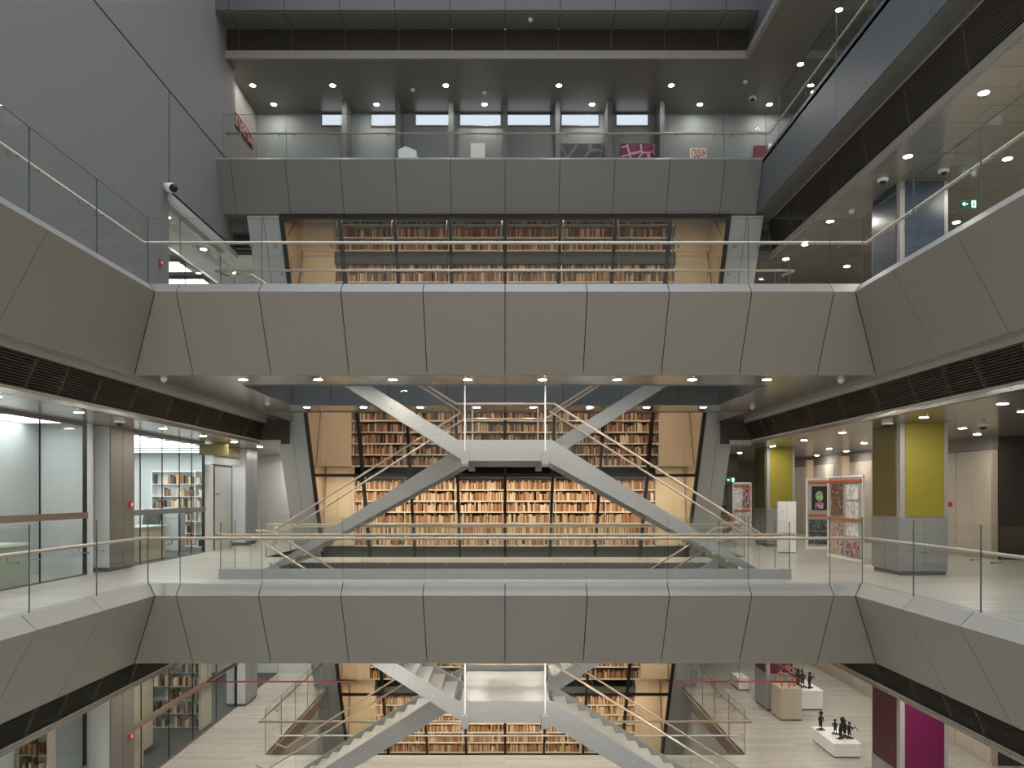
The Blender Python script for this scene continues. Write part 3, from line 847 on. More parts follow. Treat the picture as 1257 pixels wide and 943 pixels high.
# doors on the left of the first floor
d = thing('door_1', None, None, (-612,1590,F[1])); d['kind'] = 'structure'
MB().box(-616,-612,1516,1560,F[1],F[1]+180).build('side_light', 'wall_light', d)
MB().box(-616,-611,1562,1660,F[1],F[1]+178).build('door_leaf', 'shelf_grey', d)
MB().box(-617,-610,1560,1562,F[1],F[1]+182).box(-617,-610,1660,1662,F[1],F[1]+182).box(-617,-610,1560,1662,F[1]+178,F[1]+182).build('door_frame', 'black', d)
MB().box(-610.8,-609.5,1572,1590,F[1]+118,F[1]+120.5).build('door_sign', 'red', d)
MB().box(-616,-612,1560,1719,F[1]+182,104).build('header', 'wall_light', d)
struct('trim_21', MB().box(-618,-560,1500,1504,78,100), 'olive_dark')
struct('trim_22', MB().box(-609,-606,1530,1700,80,101), 'olive_dark')
# rooms behind: walls, bright ceilings, furniture
struct('wall_left', MB().box(-700,-694,-100,1120,F[1],104), 'wall_light')
struct('wall_left', MB().box(-712,-706,760,1120,F[0],-269), 'wall_room')
struct('wall_left', MB().box(-1050,-620,1112,1118,F[1],104), 'wall_light')
struct('wall_left', MB().box(-1050,-646,1206,1210,F[1],104).box(-1040,-1030,1210,2040,F[1],104), 'wall_room')
struct('wall_back', MB().box(-1040,-646,1900,1906,F[1],104), 'wall_room')
struct('wall_left', MB().box(-1140,-646,1206,1210,F[0],-269), 'wall_light')
struct('wall_left', MB().box(-860,-850,1343,1790,F[2],455), 'wall_room')
struct('floor', MB().box(-1040,-622,1212,1900,F[1],F[1]+.6), 'carpet')
struct('floor', MB().box(-1140,-624,-100,2040,F[0],F[0]+.6), 'carpet')
def room_lamp(x0,x1,y0,y1,z,label):
    t = thing('ceiling_light', label, 'light', ((x0+x1)/2,(y0+y1)/2,z), 'long luminous ceiling panels of the side rooms')
    MB().box(x0,x1,y0,y1,z-2,z-1.2).build('diffuser','room_light',t)
    MB().box(x0-2,x1+2,y0-2,y1+2,z-1.2,z).build('frame','white_metal',t)
for i, y in enumerate((1240,1310,1380,1450,1520,1600,1700,1800)):
    room_lamp(-1000,-650,y,y+38,103.5,'long luminous ceiling panel in the study room behind the left glass, %s from the front' % ORD[i])
for i, y in enumerate((420,600,780,960)):
    room_lamp(-690,-640,y,y+110,103.5,'luminous ceiling panel behind the near left glass of the first floor, %s from the front' % ORD[i])
for i, y in enumerate((1380,1500,1620)):
    room_lamp(-820,-660,y,y+60,468,'luminous ceiling panel in the upper left room, %s from the front' % ORD[i])
for i, y in enumerate((700,900,1240,1400,1560,1720)):  # unseen panels, added only to light the lowest-floor rooms
    room_lamp(-980,-700 if y>1000 else -702,y,y+50,-270,'added luminous ceiling panel in the lower left room, %s from the front' % ORD[i])
# counter behind the near left glass
t = thing('display_counter', 'pale green counter with a glass top behind the near left glass', 'counter', (-660,830,F[1]))
MB().box(-688,-632,690,985,F[1],F[1]+52).build('body','counter',t)
MB().box(-690,-630,688,987,F[1]+52,F[1]+55).build('top','white',t)
MB().box(-688,-632,800,985,F[1]+55,F[1]+74).build('glass_case','glass_room',t)
# desk
t = thing('reception_desk', 'pale wooden desk behind the glass right of the near left column', 'desk', (-690,1330,F[1]))
MB().box(-740,-640,1300,1306,F[1],F[1]+58).box(-645,-640,1306,1400,F[1],F[1]+58).build('front_panel','birch_pale',t)
MB().box(-744,-636,1296,1404,F[1]+58,F[1]+61).build('desk_top','shelf_grey',t)
for i,(x,y) in enumerate(((-655,1330),(-680,1350),(-700,1325))):
    o = MB().box(x-7,x+7,y-5,y+5,F[1]+61,F[1]+62.5+i).build('paper_stack','paper'); tag(o,'small white stack of papers on the pale desk, %s' % ['at its right end','in its middle','at its left'][i],'papers','paper stacks on the desk')
t = thing('computer_monitor', 'black flat monitor standing on the pale desk', 'monitor', (-725,1340,F[1]+61))
MB().box(-738,-708,1339,1341,F[1]+68,F[1]+88).build('screen','black',t)
MB().lathe([(7,0),(7,1),(1.2,1.5),(1.2,9)],(-723,1342,F[1]+61)).build('stand','steel_dark',t)
t = thing('swivel_chair', 'dark green high-backed swivel chair behind the left glass', 'chair', (-720,1480,F[1]))
MB().box(-738,-702,1474,1508,F[1]+28,F[1]+36).build('seat','sofa',t)
MB().plate([(-738,1506,F[1]+36),(-702,1506,F[1]+36),(-704,1514,F[1]+88),(-736,1514,F[1]+88)],(0,5,0)).build('backrest','sofa',t)
MB().tube([(-720,1490,F[1]+5),(-720,1490,F[1]+28)],2,8).build('post','bolt',t)
for k in range(5):
    a = 2*math.pi*k/5
    MB().tube([(-720,1490,F[1]+6),(-720+20*math.cos(a),1490+20*math.sin(a),F[1]+3)],1.5,6,r2=1).ball((-720+20*math.cos(a),1490+20*math.sin(a),F[1]+2),2,n=8,m=5).build('leg','black',t)
for sx in (-1,1): MB().tube([(-720+sx*17,1480,F[1]+34),(-720+sx*20,1480,F[1]+52),(-720+sx*20,1502,F[1]+52)],1.3,6).build('armrest','black',t)
t = thing('drawer_unit', 'tall pale drawer unit beside the dark swivel chair', 'drawer unit', (-690,1540,F[1]))
MB().box(-706,-672,1530,1560,F[1],F[1]+92).build('body','shelf_grey',t)
for k in range(4): MB().box(-705,-673,1528.5,1530,F[1]+3+22*k,F[1]+23+22*k).build('drawer','wall_light',t)
def shelf_unit(x0,x1,y0,y1,zf,h,n,label,mat='white',name='bookcase'):
    t = thing(name, label, 'bookcase', ((x0+x1)/2,(y0+y1)/2,zf))
    for xx in (x0,x1-1.5): MB().box(xx,xx+1.5,y0,y1,zf,zf+h).build('side_panel',mat,t)
    for k in range(n+1): 
        z = zf+2+(h-4)*k/n
        MB().box(x0+1.5,x1-1.5,y0,y1,z-1.2,z).build('shelf_board',mat,t)
        if k < n:
            x = x0+4
            while x < x1-8:
                if random.random() < .25: x += random.uniform(3,14); continue
                w = random.uniform(2,4.5); rest.cur = random.choice([1,3,4,6,7,9,6,2]); hh = random.uniform(.45,.8)*(h-4)/n
                rest.box(x,x+w,y0+2,y0+min(14,y1-y0-2),z,z+hh); x += w+.1
    MB().box(x0+1.5,x1-1.5,y1-1.5,y1,zf,zf+h).build('back_panel',mat,t)
    return t
shelf_unit(-800,-700,1680,1705,F[1],172,6,'white bookcase seen through the study room glass on the left')
shelf_unit(-690,-640,1650,1675,F[1],172,6,'narrow white bookcase nearest the left doorway in the study room')
shelf_unit(-760,-640,600,625,F[0],175,6,'white bookcase behind the near left glass of the lowest floor','birch_pale')
shelf_unit(-700,-656,1065,1085,F[0],178,6,'birch bookcase of folders behind the lower left glass','birch_pale')
for i,(x,y) in enumerate(((-720,1300),(-760,1420),(-700,1560))):
    t = shelf_unit(x-60,x+60,y,y+24,F[0],205,7,'tall open bookcase in the lower left room, %s from the front' % ORD[i],'shelf_grey')
    MB().box(x+62,x+68,y-14,y+40,F[0],F[0]+205).build('end_panel','birch_pale', t)
# bright windows of the study room and upper room
for i,(y0,y1) in enumerate(((1330,1500),(1540,1720))):
    t = thing('window_%d' % (7+i), None, None, (-1029,(y0+y1)/2,F[1]+30)); t['kind']='structure'
    MB().box(-1030,-1028,y0,y1,F[1]+60,F[1]+190).build('pane','window_light',t)
    MB().box(-1029,-1026,(y0+y1)/2-2,(y0+y1)/2+2,F[1]+60,F[1]+190).box(-1029,-1026,y0-3,y0,F[1]+57,F[1]+193).box(-1029,-1026,y1,y1+3,F[1]+57,F[1]+193).build('window_frame','white_metal',t)

# ------------------------------------------------------------------ right side of first and lowest floors
for L, ztop in ((1,80),(0,-293)):
    flo = {0:'lowest',1:'first'}[L]
    y = 1345; i = 0
    while y < 2480 and i < 10:
        y1 = y+106
        t = thing('birch_cupboard', 'full-height birch cupboard in the %s-floor right-hand wall, %s from the near end' % (flo, ORD[i]), 'cupboard', (886,(y+y1)/2,F[L]), 'birch cupboards along the right-hand wall')
        MB().box(882,892,y,y1,F[L],ztop).build('body','birch_pale',t)
        MB().box(880,882,y+.6,y+52.7,F[L]+6,ztop-1).build('door','birch_pale',t)
        dr = MB().box(880,882,y+53.3,y1-.6,F[L]+6,ztop-1).build('door','birch_pale',t)
        MB().box(883,884,y,y1,F[L],F[L]+6).build('plinth','skirt',t)
        MB().ball((879.4,y+58,F[L]+96),1.1,n=8,m=4).build('knob','bolt',dr)
        y = y1+1; i += 1
    struct('wall_right', MB().box(893,899,1352,2500,F[L],{0:-269,1:104}[L]), 'wall_tan')
    struct('wall_right', MB().box(884,892.5,1345,2500,ztop+1,{0:-269,1:104}[L]), 'wall_tan')
    struct('wall_back', MB().box(893,1150,1345,1350,F[L],{0:-269,1:104}[L]), 'wall_dark')
    struct('wall_right', MB().box(1010,1016,-100,1345,F[L],{0:-269,1:104}[L]), 'wall_dark')
    t = thing('bench', 'long low brown bench in the dark recess at the right of the %s floor' % flo, 'bench', (985,1200,F[L]))
    MB().box(965,1008,900,1320,F[L]+24,F[L]+31).build('seat','oak',t)
    MB().box(970,1006,905,1315,F[L]+2,F[L]+24).build('base','birch_pale',t)
    MB().box(1003,1009,900,1320,F[L]+31,F[L]+86).build('backrest','birch_pale',t)

# plinths and sculptures
def plinth(x0,x1,y0,y1,h,mat,label,split=None):
    t = thing('display_plinth', label, 'plinth', ((x0+x1)/2,(y0+y1)/2,F[0]))
    MB().box(x0+2,x1-2,y0+2,y1-2,F[0],F[0]+2.5).build('recessed_base','black',t)
    ys = [y0]+(split or [])+[y1]
    for a,c in zip(ys[:-1],ys[1:]): MB().box(x0+1,x1-1,a+(.4 if a!=y0 else 1),c-.4,F[0]+2.5,F[0]+h-2).build('body',mat,t)
    MB().box(x0,x1,y0,y1,F[0]+h-2,F[0]+h).build('top',mat,t)
    return t
plinth(612,664,1383,1484,27,'white','low white plinth with bronze figures in the middle of the lowest floor',[1434])
plinth(658,724,1690,1790,44,'white','white plinth with dark bronze group behind the birch plinth')
plinth(585,612,1860,1920,30,'white','small white plinth at the left of the far magenta column')
t = plinth(597,645,1611,1670,70,'birch_pale','birch showcase plinth in front of the far magenta column')
tag(MB().box(599,643,1613,1668,F[0]+70,F[0]+120).build('vitrine','glass_stair'),'clear glass case standing on the birch plinth','showcase')
for i,(x,y,s) in enumerate(((605,1625,1.1),(612,1640,.8),(620,1622,1.2),(628,1645,.9),(634,1628,1.2),(617,1656,1),(638,1655,.8),(608,1658,1))):
    o = MB().lathe([(1.5,0),(2.6,3),(2.2,7),(.9,10),(1.4,13),(1.8,14),(1.2,16)],(x,y,F[0]+70.2),10)
    o.v = [(x+(a-x)*s,y+(b_-y)*s,F[0]+70.2+(c-F[0]-70.2)*s) for a,b_,c in o.v]
    tag(o.build('copper_vessel','copper',smooth=True),'small copper vessel inside the glass case, %s' % ['front left corner','left of centre','front middle','right of centre','front right','back middle','back right corner','back left corner'][i],'vessel','copper vessels in the glass case')
for i,(x,y) in enumerate(((612,1650),(622,1640),(632,1652))):
    b = MB().tube([(x,y,F[0]+96),(x+2,y,F[0]+104),(x-3,y,F[0]+110),(x+4,y,F[0]+116)],[1,1.6,1.2,.5],8)
    b.tube([(x,y,F[0]+100),(x+5,y+1,F[0]+108)],.8,6).box(x-5,x+5,y-5,y+5,F[0]+94.5,F[0]+96)
    tag(b.build('copper_ornament','copper'),'curled copper ornament on the upper glass shelf of the case, %s' % ['left','middle','right'][i],'ornament','copper ornaments in the glass case')
tag(MB().box(601,641,1630,1662,F[0]+93.7,F[0]+94.4).build('glass_shelf','glass_room'),'upper glass shelf inside the showcase','shelf')
def figurine(x,y,z,s,turn,lean,label,extra):
    """small standing bronze figure: base, two legs, skirted torso, arms, head"""
    c, sn = math.cos(turn), math.sin(turn)
    def P(a,b_,h): return (x+(a*c-b_*sn)*s, y+(a*sn+b_*c)*s, z+h*s)
    t = thing('bronze_figure', label, 'sculpture', (x,y,z), 'bronze figures on the white plinths')
    m = MB(); pts = [P(-6,-4,0),P(6,-4,0),P(6,4,0),P(-6,4,0)]
    m.slab([(a,b_,h+1.2*s) for a,b_,h in pts], pts); m.build('base','bronze',t)
    m = MB()
    for e in (-1,1):
        m.tube([P(e*2.4+1,-1.5,1.6),P(e*2.0,0,2),P(e*1.6,0,6),P(e*1.3,0,11)],[1.0*s,1.2*s,1.2*s,1.7*s],8)
    m.tube([P(0,0,10),P(0,0,13),P(lean,0,17),P(lean,0,20),P(lean*1.2,0,22)],[2.4*s,2.9*s,2.3*s,2.9*s,1.2*s],10)
    m.ball(P(lean*1.3,-.3,25),2.5*s,sz=1.15)
    m.ball(P(lean*1.3,-2.6,24.8),.7*s,n=6,m=4)
    if extra == 'staff':
        m.tube([P(2.8+lean,0,20),P(6,-2,17),P(9,-3,19)],[1.1*s,.9*s,.7*s],6); m.tube([P(6,-3,24),P(13,-3,13)],.5*s,6)
    elif extra == 'fan':
        m.tube([P(-2.8+lean,0,20),P(-5,-2,22),P(-6,-2,26)],[1.1*s,.9*s,.7*s],6); m.ball(P(-7,-2,29),4*s,sy=.25,n=10,m=6)
    elif extra == 'hat':
        m.lathe([(4.2*s,27*s),(1.8*s,28.5*s),(.4*s,31*s)],(x+lean*1.3*s*c,y,z),10)
    for e in (-1,1):
        m.tube([P(e*2.8+lean,0,20),P(e*4.4+lean,-.6,16.5),P(e*3.4+lean,-2.6,13.8)],[1.15*s,.95*s,.75*s],6)
    m.build('figure','bronze',t,smooth=True)
zt = F[0]+27.1
figurine(622,1465,zt,1.25,.2,.6,'tall dark bronze figure alone at the far left end of the low plinth','hat')
figurine(640,1440,zt,1.05,-.4,-.4,'bronze figure standing at the back of the group on the low plinth','none')
figurine(637,1412,zt,1.05,.5,.3,'stout bronze figure at the front left of the low plinth group','none')
figurine(649,1432,zt,.95,1.2,.8,'small leaning bronze figure in the middle of the low plinth','none')
figurine(655,1414,zt,1.15,0,.2,'bronze figure holding a staff and fan at the right of the low plinth','staff')
figurine(651,1424,zt,1.2,.4,-.5,'bronze figure raising a broad fan on the low plinth','fan')
zt = F[0]+44.1
figurine(676,1715,zt,1.5,.3,.5,'tall bronze figure at the left of the group on the far white plinth','hat')
figurine(690,1724,zt,1.45,-.3,-.5,'bronze figure in the middle of the far white plinth group','none')
figurine(703,1716,zt,1.35,.7,.4,'bronze figure at the right of the far white plinth group','staff')
figurine(686,1745,zt,1.3,.1,.2,'bronze figure at the back of the far white plinth group','fan')

for L, y0, y1, zt_ in ((1,1900,1915,96),(1,1700,1715,96),(1,2120,2135,96)):
    tag(MB().box(862,880,y0,y1,F[1]+130,zt_).build('timber_post','birch'),'birch upright bracket at the top of the right-hand cupboard wall, %s' % {1700:'nearest',1900:'middle',2120:'furthest'}[y0],'post','birch brackets on the right-hand wall')
# poster screens and totem on the first floor, right
def screen(ax, ay, bx, by, h, zf, label, tiles):
    A = Vector((ax,ay,0)); Bv = Vector((bx,by,0)); d = (Bv-A); L = d.length; d.normalize(); n = Vector((d.y,-d.x,0))
    if n.y > .3 or (abs(n.y) < .3 and n.x > 0): n = -n
    t = thing('poster_screen', label, 'display screen', (*((A+Bv)/2).xy, zf))
    def q(s0,s1,z0,z1,o=0,th=1.0):
        p0, p1 = A+d*s0+n*o, A+d*s1+n*o
        return MB().plate([(p0.x,p0.y,zf+z0),(p1.x,p1.y,zf+z0),(p1.x,p1.y,zf+z1),(p0.x,p0.y,zf+z1)], n*th)
    q(3,L-3,8,h-3,-1).build('mesh_board','mesh_grey',t)
    for s0,s1,z0,z1 in ((0,3,0,h),(L-3,L,0,h),(3,L-3,h-3,h),(3,L-3,2,6)): q(s0,s1,z0,z1,-2,3).build('frame','white',t)
    for zz in (h-12, h*.47): q(4,L-4,zz,zz+5,1,2).build('hanging_rail','orange_red',t)
    for (a,c,e,f,m) in tiles: q(a*L,c*L,e*h,f*h,.6,.8).build('poster',m,t)
    return t
screen(642,1585,692,1575,152,F[1],'white-framed screen with a colourful poster on black and chalk drawings below',
       [(.22,.86,.56,.89,'black'),(.10,.95,.27,.43,'chalk'),(.10,.95,.08,.26,'chalk')])
o = MB(); o.ball((668,1577.4,F[1]+114), 9, sy=.06, sz=1.25, n=16, m=8)
o = o.build('poster_figure','poster_blob'); tag(o,'multicoloured abstract shape in the middle of the black poster','poster motif')
tag(MB().plate([(657,1577.5,F[1]+88),(679,1577.5,F[1]+88),(676,1577.5,F[1]+101),(660,1577.5,F[1]+101)],(0,-.6,0)).build('poster_shape','poster_red'),'purple lower shape at the foot of the black poster','poster motif')
screen(611,1407,606,1257,152,F[1],'long white-framed screen of paired posters beside the olive columns',
       [(.12,.46,.52,.90,'poster_dark'),(.56,.90,.72,.90,'poster_sketch'),(.56,.90,.50,.70,'poster_sketch'),(.12,.46,.27,.43,'poster_tan'),(.56,.90,.30,.45,'poster_sketch'),(.12,.46,.06,.24,'poster_tan'),(.56,.90,.06,.24,'poster_red')])
screen(612,2000,662,1996,150,F[1],'distant white poster screen left of the far olive column',[(.05,.5,.2,.9,'poster_sketch'),(.55,.95,.55,.92,'poster_red'),(.55,.95,.1,.5,'poster_sketch')])
t = thing('information_totem', 'white information totem in front of the far olive column', 'totem', (568,1500,F[1]))
MB().box(550,567.7,1496,1502,F[1]+2,F[1]+104).build('panel','white',t); MB().box(568.3,586,1496,1502,F[1]+2,F[1]+104).build('panel','white',t)
MB().box(553,583,1494,1504,F[1],F[1]+2).build('base','steel_dark',t)
MB().tube([(562-4+3*math.cos(a*.6)*1.2,1495.4,F[1]+82+4*math.sin(a*.9)) for a in range(8)],.5,5).build('symbol','shelf_grey',t)
# shop fittings behind the right pier
shelf_unit(590,640,2120,2140,F[1],150,5,'pale open display shelf far back beside the right pier','shelf_grey')
shelf_unit(520,575,2300,2320,F[1],150,5,'furthest pale display shelf beyond the right pier','shelf_grey')
t = thing('shop_counter','low white shop table with a glass top beyond the right pier','table',(560,1850,F[1]))
MB().box(530,590,1830,1880,F[1]+46,F[1]+50).build('table_top','white',t)
for x in (533,584):
    for y in (1834,1874): MB().box(x,x+3,y,y+3,F[1],F[1]+46).build('leg','white',t)
t = thing('basket','small orange-brown basket on the white shop table','basket',(565,1850,F[1]+50))
MB().lathe([(7,0),(9,6),(9.5,12),(8.7,12),(8,2)],(565,1850,F[1]+50)).build('bowl','orange_red',t)
MB().tube([(556,1850,F[1]+60),(558,1850,F[1]+70),(565,1850,F[1]+74),(572,1850,F[1]+70),(574,1850,F[1]+60)],.8,6).build('handle','orange_red',t)
tag(MB().box(560,625,1998,2003,60,104).build('bulkhead','wall_dark'),'black bulkhead hanging from the ceiling beyond the right pier','bulkhead')
def exit_sign(x,y,z,w,h,label,arrow=True):
    t = thing('exit_sign', label, 'sign', (x,y,z))
    MB().box(x-w/2,x+w/2,y,y+1.5,z,z+h).build('panel','sign_green',t)
    g = MB(); yy = y-.4
    g.box(x-w*.38,x-w*.06,yy,y,z+h*.45,z+h*.55)
    g.plate([(x-w*.42,yy,z+h*.5),(x-w*.26,yy,z+h*.75),(x-w*.26,yy,z+h*.62),(x-w*.33,yy,z+h*.5),(x-w*.26,yy,z+h*.38),(x-w*.26,yy,z+h*.25)],(0,.3,0))
    g.build('arrow','sign_lit',t)
    g = MB(); g.box(x+w*.18,x+w*.44,yy,y,z+h*.12,z+h*.88); g.build('door_symbol','sign_lit',t)
    g = MB(); yy -= .3
    g.ball((x+w*.33,yy,z+h*.76),h*.08,sy=.2,n=8,m=4); g.box(x+w*.28,x+w*.34,yy,yy+.2,z+h*.42,z+h*.68)
    g.box(x+w*.22,x+w*.29,yy,yy+.2,z+h*.18,z+h*.44).box(x+w*.32,x+w*.40,yy,yy+.2,z+h*.28,z+h*.44); g.build('running_figure','sign_green',t)
    MB().tube([(x-w*.3,y+.8,z+h),(x-w*.3,y+.8,z+h+18)],.3,5).build('hanger','steel_dark',t)
    MB().tube([(x+w*.3,y+.8,z+h),(x+w*.3,y+.8,z+h+18)],.3,5).build('hanger','steel_dark',t)
exit_sign(694,1112,427,24,13,'green exit sign with a left arrow under the second-floor ceiling')
exit_sign(604,1990,30,22,13,'far green exit sign beyond the right pier on the first floor')
# second floor, right
t = thing('framed_stand','white A-shaped framed stand behind the right corner of the second-floor balcony','stand',(600,1200,F[2]))
MB().tube([(575,1200,F[2]),(604,1200,F[2]+112)],2.2,6).build('leg','white',t)
MB().tube([(612,1200,F[2]),(608,1200,F[2]+112)],2.2,6).build('leg','white',t)
MB().plate([(581,1199,F[2]+14),(609,1199,F[2]+14),(606,1199,F[2]+104),(603,1199,F[2]+104)],(0,-1,0)).build('panel','oxblood',t)
# ------------------------------------------------------------------ top floor
for i,x in enumerate((-341,-228,-115,0,112,222,333)):
    struct('trim_20', MB().box(x-5,x+5,1575,1628,612,833), 'fascia_dark')
wins = [(-388,-372),(-325,-262),(-290+20,-240),(-208,-130),(-100,-16),(10,98),(126,205),(238,322)]
wins = [(-400,-350),(-292,-236),(-195,-122),(-98,-10),(6,98),(124,204),(244,312)]
for i,(a,c) in enumerate(wins):
    t = thing('window_%d' % (9+i), None, None, ((a+c)/2,1627,800)); t['kind']='structure'
    MB().box(a,c,1625.5,1627.5,806,829).build('pane','window_light',t)
    MB().box(a-2,c+2,1624.5,1628,803.5,806).box(a-2,c+2,1624.5,1628,829,831).box(a-2,a,1624.5,1628,806,829).box(c,c+2,1624.5,1628,806,829).build('window_frame','fascia_dark',t)
def painting(x0,x1,z0,z1,mat,label,fm='black',y=1624):
    t = thing('painting', label, 'painting', ((x0+x1)/2,y,z0))
    MB().box(x0,x1,y,y+3,z0,z1).build('frame',fm,t)
    MB().box(x0+1.5,x1-1.5,y-1,y,z0+1.5,z1-1.5).build('canvas',mat,t)
painting(108,216,700,765,'paint_dark','dark grey abstract painting on the top-floor back wall')
painting(252,345,700,765,'paint_magenta','magenta painting with pale branching lines on the top-floor back wall')
painting(405,440,715,755,'poster_tan','small white-framed picture right of the magenta painting','white')
t = thing('red_script_banner','dark red banner with flowing pale lettering on the top-floor left wall','banner',(-545,1530,745))
MB().box(-545,-542,1462,1600,742,768).build('board','script_red',t)
MB().box(-545,-541,1460,1602,768,770).build('frame','birch',t)
d = thing('door_2', None, None, (575,1626,612)); d['kind']='structure'
MB().box(545,573,1622,1627,612,760).build('door_leaf','door_red',d); MB().box(586,625,1622,1627,612,760).build('door_leaf','door_red',d)
MB().box(575,583,1621,1627,612,764).build('door_frame','white',d)
t = thing('sculpture_plinth','white plinth showing its sloping top above the top-floor parapet','plinth',(-196,1500,612))
MB().plate([(-214,1490,612),(-178,1490,612),(-178,1490,688),(-200,1490,697),(-214,1490,690)],(0,40,0)).build('body','white',t)
t = thing('wall_panel','white cupboard panel against the top-floor back wall','panel',(-58,1600,612))
MB().box(-74,-43,1598,1602,612,754).build('panel','white',t)

# ------------------------------------------------------------------ downlights
def downlight(x,y,z,label,group,hot=False,_c={}):
    key = 'h' if hot else 'n'
    if key not in _c:
        t = thing('ceiling_light', label, 'light', (x,y,z), group)
        MB().lathe([(6.6,0),(6.6,-.35),(5.4,-.35)],(x,y,z),20).build('trim_ring','white_metal',t)
        MB().lathe([(5.3,-.3),(5.3,-.4)],(x,y,z),20).build('lens','lamp_hot' if hot else 'lamp',t)
        _c[key] = t; return t
    c = copy_tree(_c[key], (x,y,z), label, group); return c
for S, nm in ((154,'second-floor'),(-219,'first-floor')):
    for k in range(8):
        downlight((k-3.5)*MOD,1003,S,'round downlight under the %s front bridge, %s of eight from the left' % (nm,ORD[k]),'downlights under the front bridges')
    for k in range(8):
        downlight((k-3.5)*MOD,1325,S,'round downlight under the %s rear walkway, %s of eight from the left' % (nm,ORD[k]),'downlights under the rear walkways')
    for k,(x,y) in enumerate(((-545,480),(-545,640),(-545,795),(-545,950),(-545,1184),(-545,1341),(-545,1495),(-545,1650),(-545,1850),(-560,1985),(-520,1985))):
        downlight(x,y,S-50,'round downlight in the left %s-side soffit, %s from the front' % (nm,ORD[k]),'downlights along the left side')
    for k,(x,y) in enumerate(((576,700),(576,860),(571,1013),(575,1267),(583,1448),(587,1629),(655,940),(729,1184),(741,1533),(751,1721),(828,1303),(838,1824),(851,2027),(600,1900),(760,2200))):
        downlight(x,y,S-50,'round downlight in the right ceiling below the %s, %s outwards from the atrium' % (nm, ORD[k] if k < 14 else 'fifteenth'),'downlights along the right side')
for k,(x,y) in enumerate(((547,500),(547,680),(547,849),(547,1009),(547,1250),(551,1365),(548,1450),(687,1016),(687,1180),(762,1254),(689,1497),(690,800),(800,1000),(700,1800))):
    downlight(x,y,458,'round downlight in the second-floor right ceiling, %s counted from the atrium outwards' % ORD[k],'downlights of the second-floor ceiling')
for k,(x,y) in enumerate(((-581,1278),(-586,1444),(-580,1600))):
    downlight(x,y,475,'round downlight in the small upper left soffit, %s from the front' % ORD[k],'downlights of the small upper left soffit')
for k,x in enumerate((-515,-352,-121,110,339)):
    downlight(x,1516,833,'bright downlight in the front row of the top-floor ceiling, %s from the left' % ORD[k],'bright top-floor downlights',True)
for k,x in enumerate((-495,-275,-44,186,417,566)):
    downlight(x,1590,833,'bright downlight in the back row of the top-floor ceiling, %s from the left' % ORD[k],'bright top-floor downlights',True)
for k,(x,y) in enumerate(((573,1441),(575,1279),(575,1050),(575,820),(575,600),(640,1540))):
    downlight(x,y,833,'bright downlight over the top-floor right walkway, %s from the far end' % ORD[k],'bright downlights over the right walkway',True)

# ------------------------------------------------------------------ small fittings
def dome(x,y,z,label,_c={}):
    if 'o' not in _c:
        t = thing('dome_camera', label, 'camera', (x,y,z), 'white dome cameras')
        MB().lathe([(7.5,0),(7.5,-3),(6.4,-4),(5,-4.4)],(x,y,z),16).build('housing','white',t,smooth=True)
        MB().ball((x,y,z-4.4),4.5,n=14,m=8).build('dome','black',t,smooth=True)
        _c['o'] = t; return
    copy_tree(_c['o'],(x,y,z),label)
dome(553,1075,104,'white dome camera at the near olive column')
dome(714,1110,104,'white dome camera right of the near olive column')
dome(549,1080,458,'white dome camera left of the dark blue column')
dome(620,1050,458,'white dome camera above the dark blue column')
dome(-545,1050,104,'white dome camera in the left soffit beside the near column')
dome(520,1560,833,'white dome camera in the top-floor ceiling by the corner')
t = thing('bullet_camera','white camera with a black dome fixed to the corner of the tall grey wall','camera',(-520,1165,474))
MB().tube([(-530,1160,478),(-516,1152,474)],7,12,r2=7.5).build('housing','white',t,smooth=True)
MB().ball((-513,1150,473),6.3,n=12,m=8).build('lens_dome','black',t,smooth=True)
def sprinkler(x,y,z,label,_c={}):
    if 'o' not in _c:
        t = thing('smoke_detector', label, 'smoke detector', (x,y,z), 'smoke detectors and sprinklers')
        MB().lathe([(4.4,0),(4.4,-2),(3.2,-4.5),(1.2,-5)],(x,y,z),12).build('body','white',t,smooth=True)
        MB().lathe([(1.6,-5),(1.6,-6.5)],(x,y,z),8).build('sensor','shelf_grey',t)
        _c['o'] = t; return
    copy_tree(_c['o'],(x,y,z),label)
for x,y,z,l in ((-455,990,154,'at the left end of the front bridge soffit'),(452,1000,154,'at the right end of the front bridge soffit'),
    (-400,1250,154,'left of the stair opening soffit'),(436,1310,154,'right of the stair opening soffit'),(47,1380,882,'under the top front soffit'),
    (-43,1540,833,'in the middle of the top-floor ceiling'),(485,1500,833,'in the top-floor ceiling before the corner'),(-190,1530,833,'left of centre in the top-floor ceiling'),
    (560,1200,458,'in the second-floor right ceiling'),(640,1100,833,'in the right walkway ceiling')):
    sprinkler(x,y,z,'small white smoke detector '+l)
def callpoint(x,y,z,axis,label):
    t = thing('fire_call_point', label, 'fire alarm', (x,y,z), 'red fire call points')
    if axis == 'x': MB().box(x,x+3,y-4.5,y+4.5,z,z+9).build('box','red',t); MB().box(x+3,x+3.4,y-2,y+2,z+2,z+6.5).build('glass_front','paper',t)
    else: MB().box(x-4.5,x+4.5,y-3,y,z,z+9).build('box','red',t); MB().box(x-2,x+2,y-3.4,y-3,z+2,z+6.5).build('glass_front','paper',t)
callpoint(-603.8,1196,-22,'x','red fire call point on the near grey column of the first floor')
callpoint(-603.8,1196,-395,'x','red fire call point on the near grey column of the lowest floor')
callpoint(-529.5,1140,350,'x','red fire call point on the tall grey wall above the second floor')
callpoint(876.5,1467,-26,'x','red fire call point on the birch cupboards of the first floor')
t = thing('umbrella','closed black umbrella hanging beside the long poster screen','umbrella',(636,1262,F[1]+58))
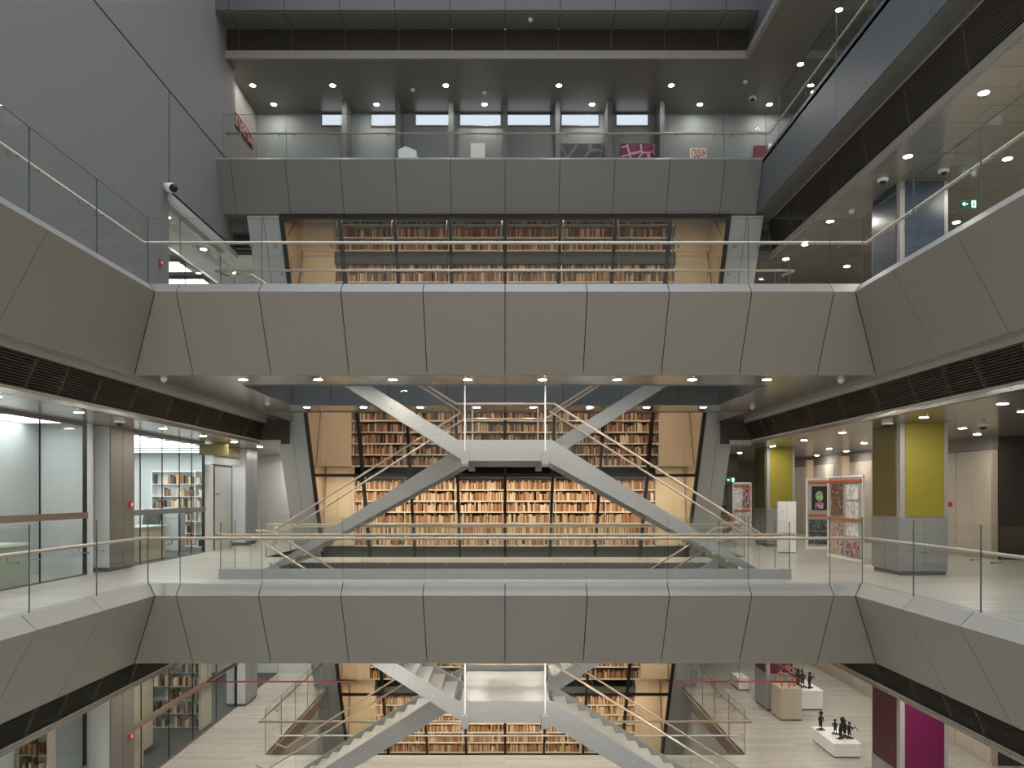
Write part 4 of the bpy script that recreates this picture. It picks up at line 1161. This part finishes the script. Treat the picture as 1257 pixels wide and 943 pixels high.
MB().tube([(636,1262,F[1]+62),(635,1262,F[1]+74),(634,1262,F[1]+98)],[.8,4,1.4],8).build('canopy','black',t)
MB().tube([(634,1262,F[1]+98),(634,1262,F[1]+104),(637,1262,F[1]+106),(639,1262,F[1]+103)],.6,6).build('handle','black',t)

rs = rest.build('books', ['book_%d' % i for i in range(len(BOOKC))])
tag(rs, 'densely packed old brown and cream books filling the remaining shelves', 'books', kind='stuff')

# ------------------------------------------------------------------ world, camera, view
w = bpy.data.worlds.new('World'); scene.world = w; w.use_nodes = True
nt = w.node_tree
bg = nt.nodes['Background']; bg.inputs[1].default_value = 1.0
tc = nt.nodes.new('ShaderNodeTexCoord'); sp = nt.nodes.new('ShaderNodeSeparateXYZ'); cr = nt.nodes.new('ShaderNodeValToRGB')
mr = nt.nodes.new('ShaderNodeMapRange'); mr.inputs['From Min'].default_value = -1
nt.links.new(tc.outputs['Generated'], sp.inputs[0]); nt.links.new(sp.outputs[2], mr.inputs['Value'])
nt.links.new(mr.outputs[0], cr.inputs[0]); nt.links.new(cr.outputs[0], bg.inputs[0])
e = cr.color_ramp.elements
e[0].position = 0.0; e[0].color = (0.50, 0.46, 0.40, 1)
e[1].position = 1.0; e[1].color = (1.15, 1.32, 1.6, 1)
k = e.new(0.58); k.color = (0.36, 0.34, 0.30, 1)
k = e.new(0.82); k.color = (0.46, 0.50, 0.56, 1)
cam = bpy.data.cameras.new('Camera'); co = bpy.data.objects.new('Camera', cam); col.objects.link(co)
co.location = W((0,0,0)); co.rotation_euler = (math.pi/2, 0, 0)
cam.sensor_width = 36; cam.lens = 912/1257*36
cam.shift_x = 8.5/1257; cam.shift_y = 134.5/1257
cam.clip_end = 200; cam.clip_start = 0.05
scene.camera = co
vs = scene.view_settings
vs.view_transform = 'Standard'; vs.look = 'None'; vs.gamma = 1; vs.exposure = 1.5; vs.use_curve_mapping = False
scene.cycles.max_bounces = 8
scene.cycles.transparent_max_bounces = 24
scene.cycles.sample_clamp_indirect = 4
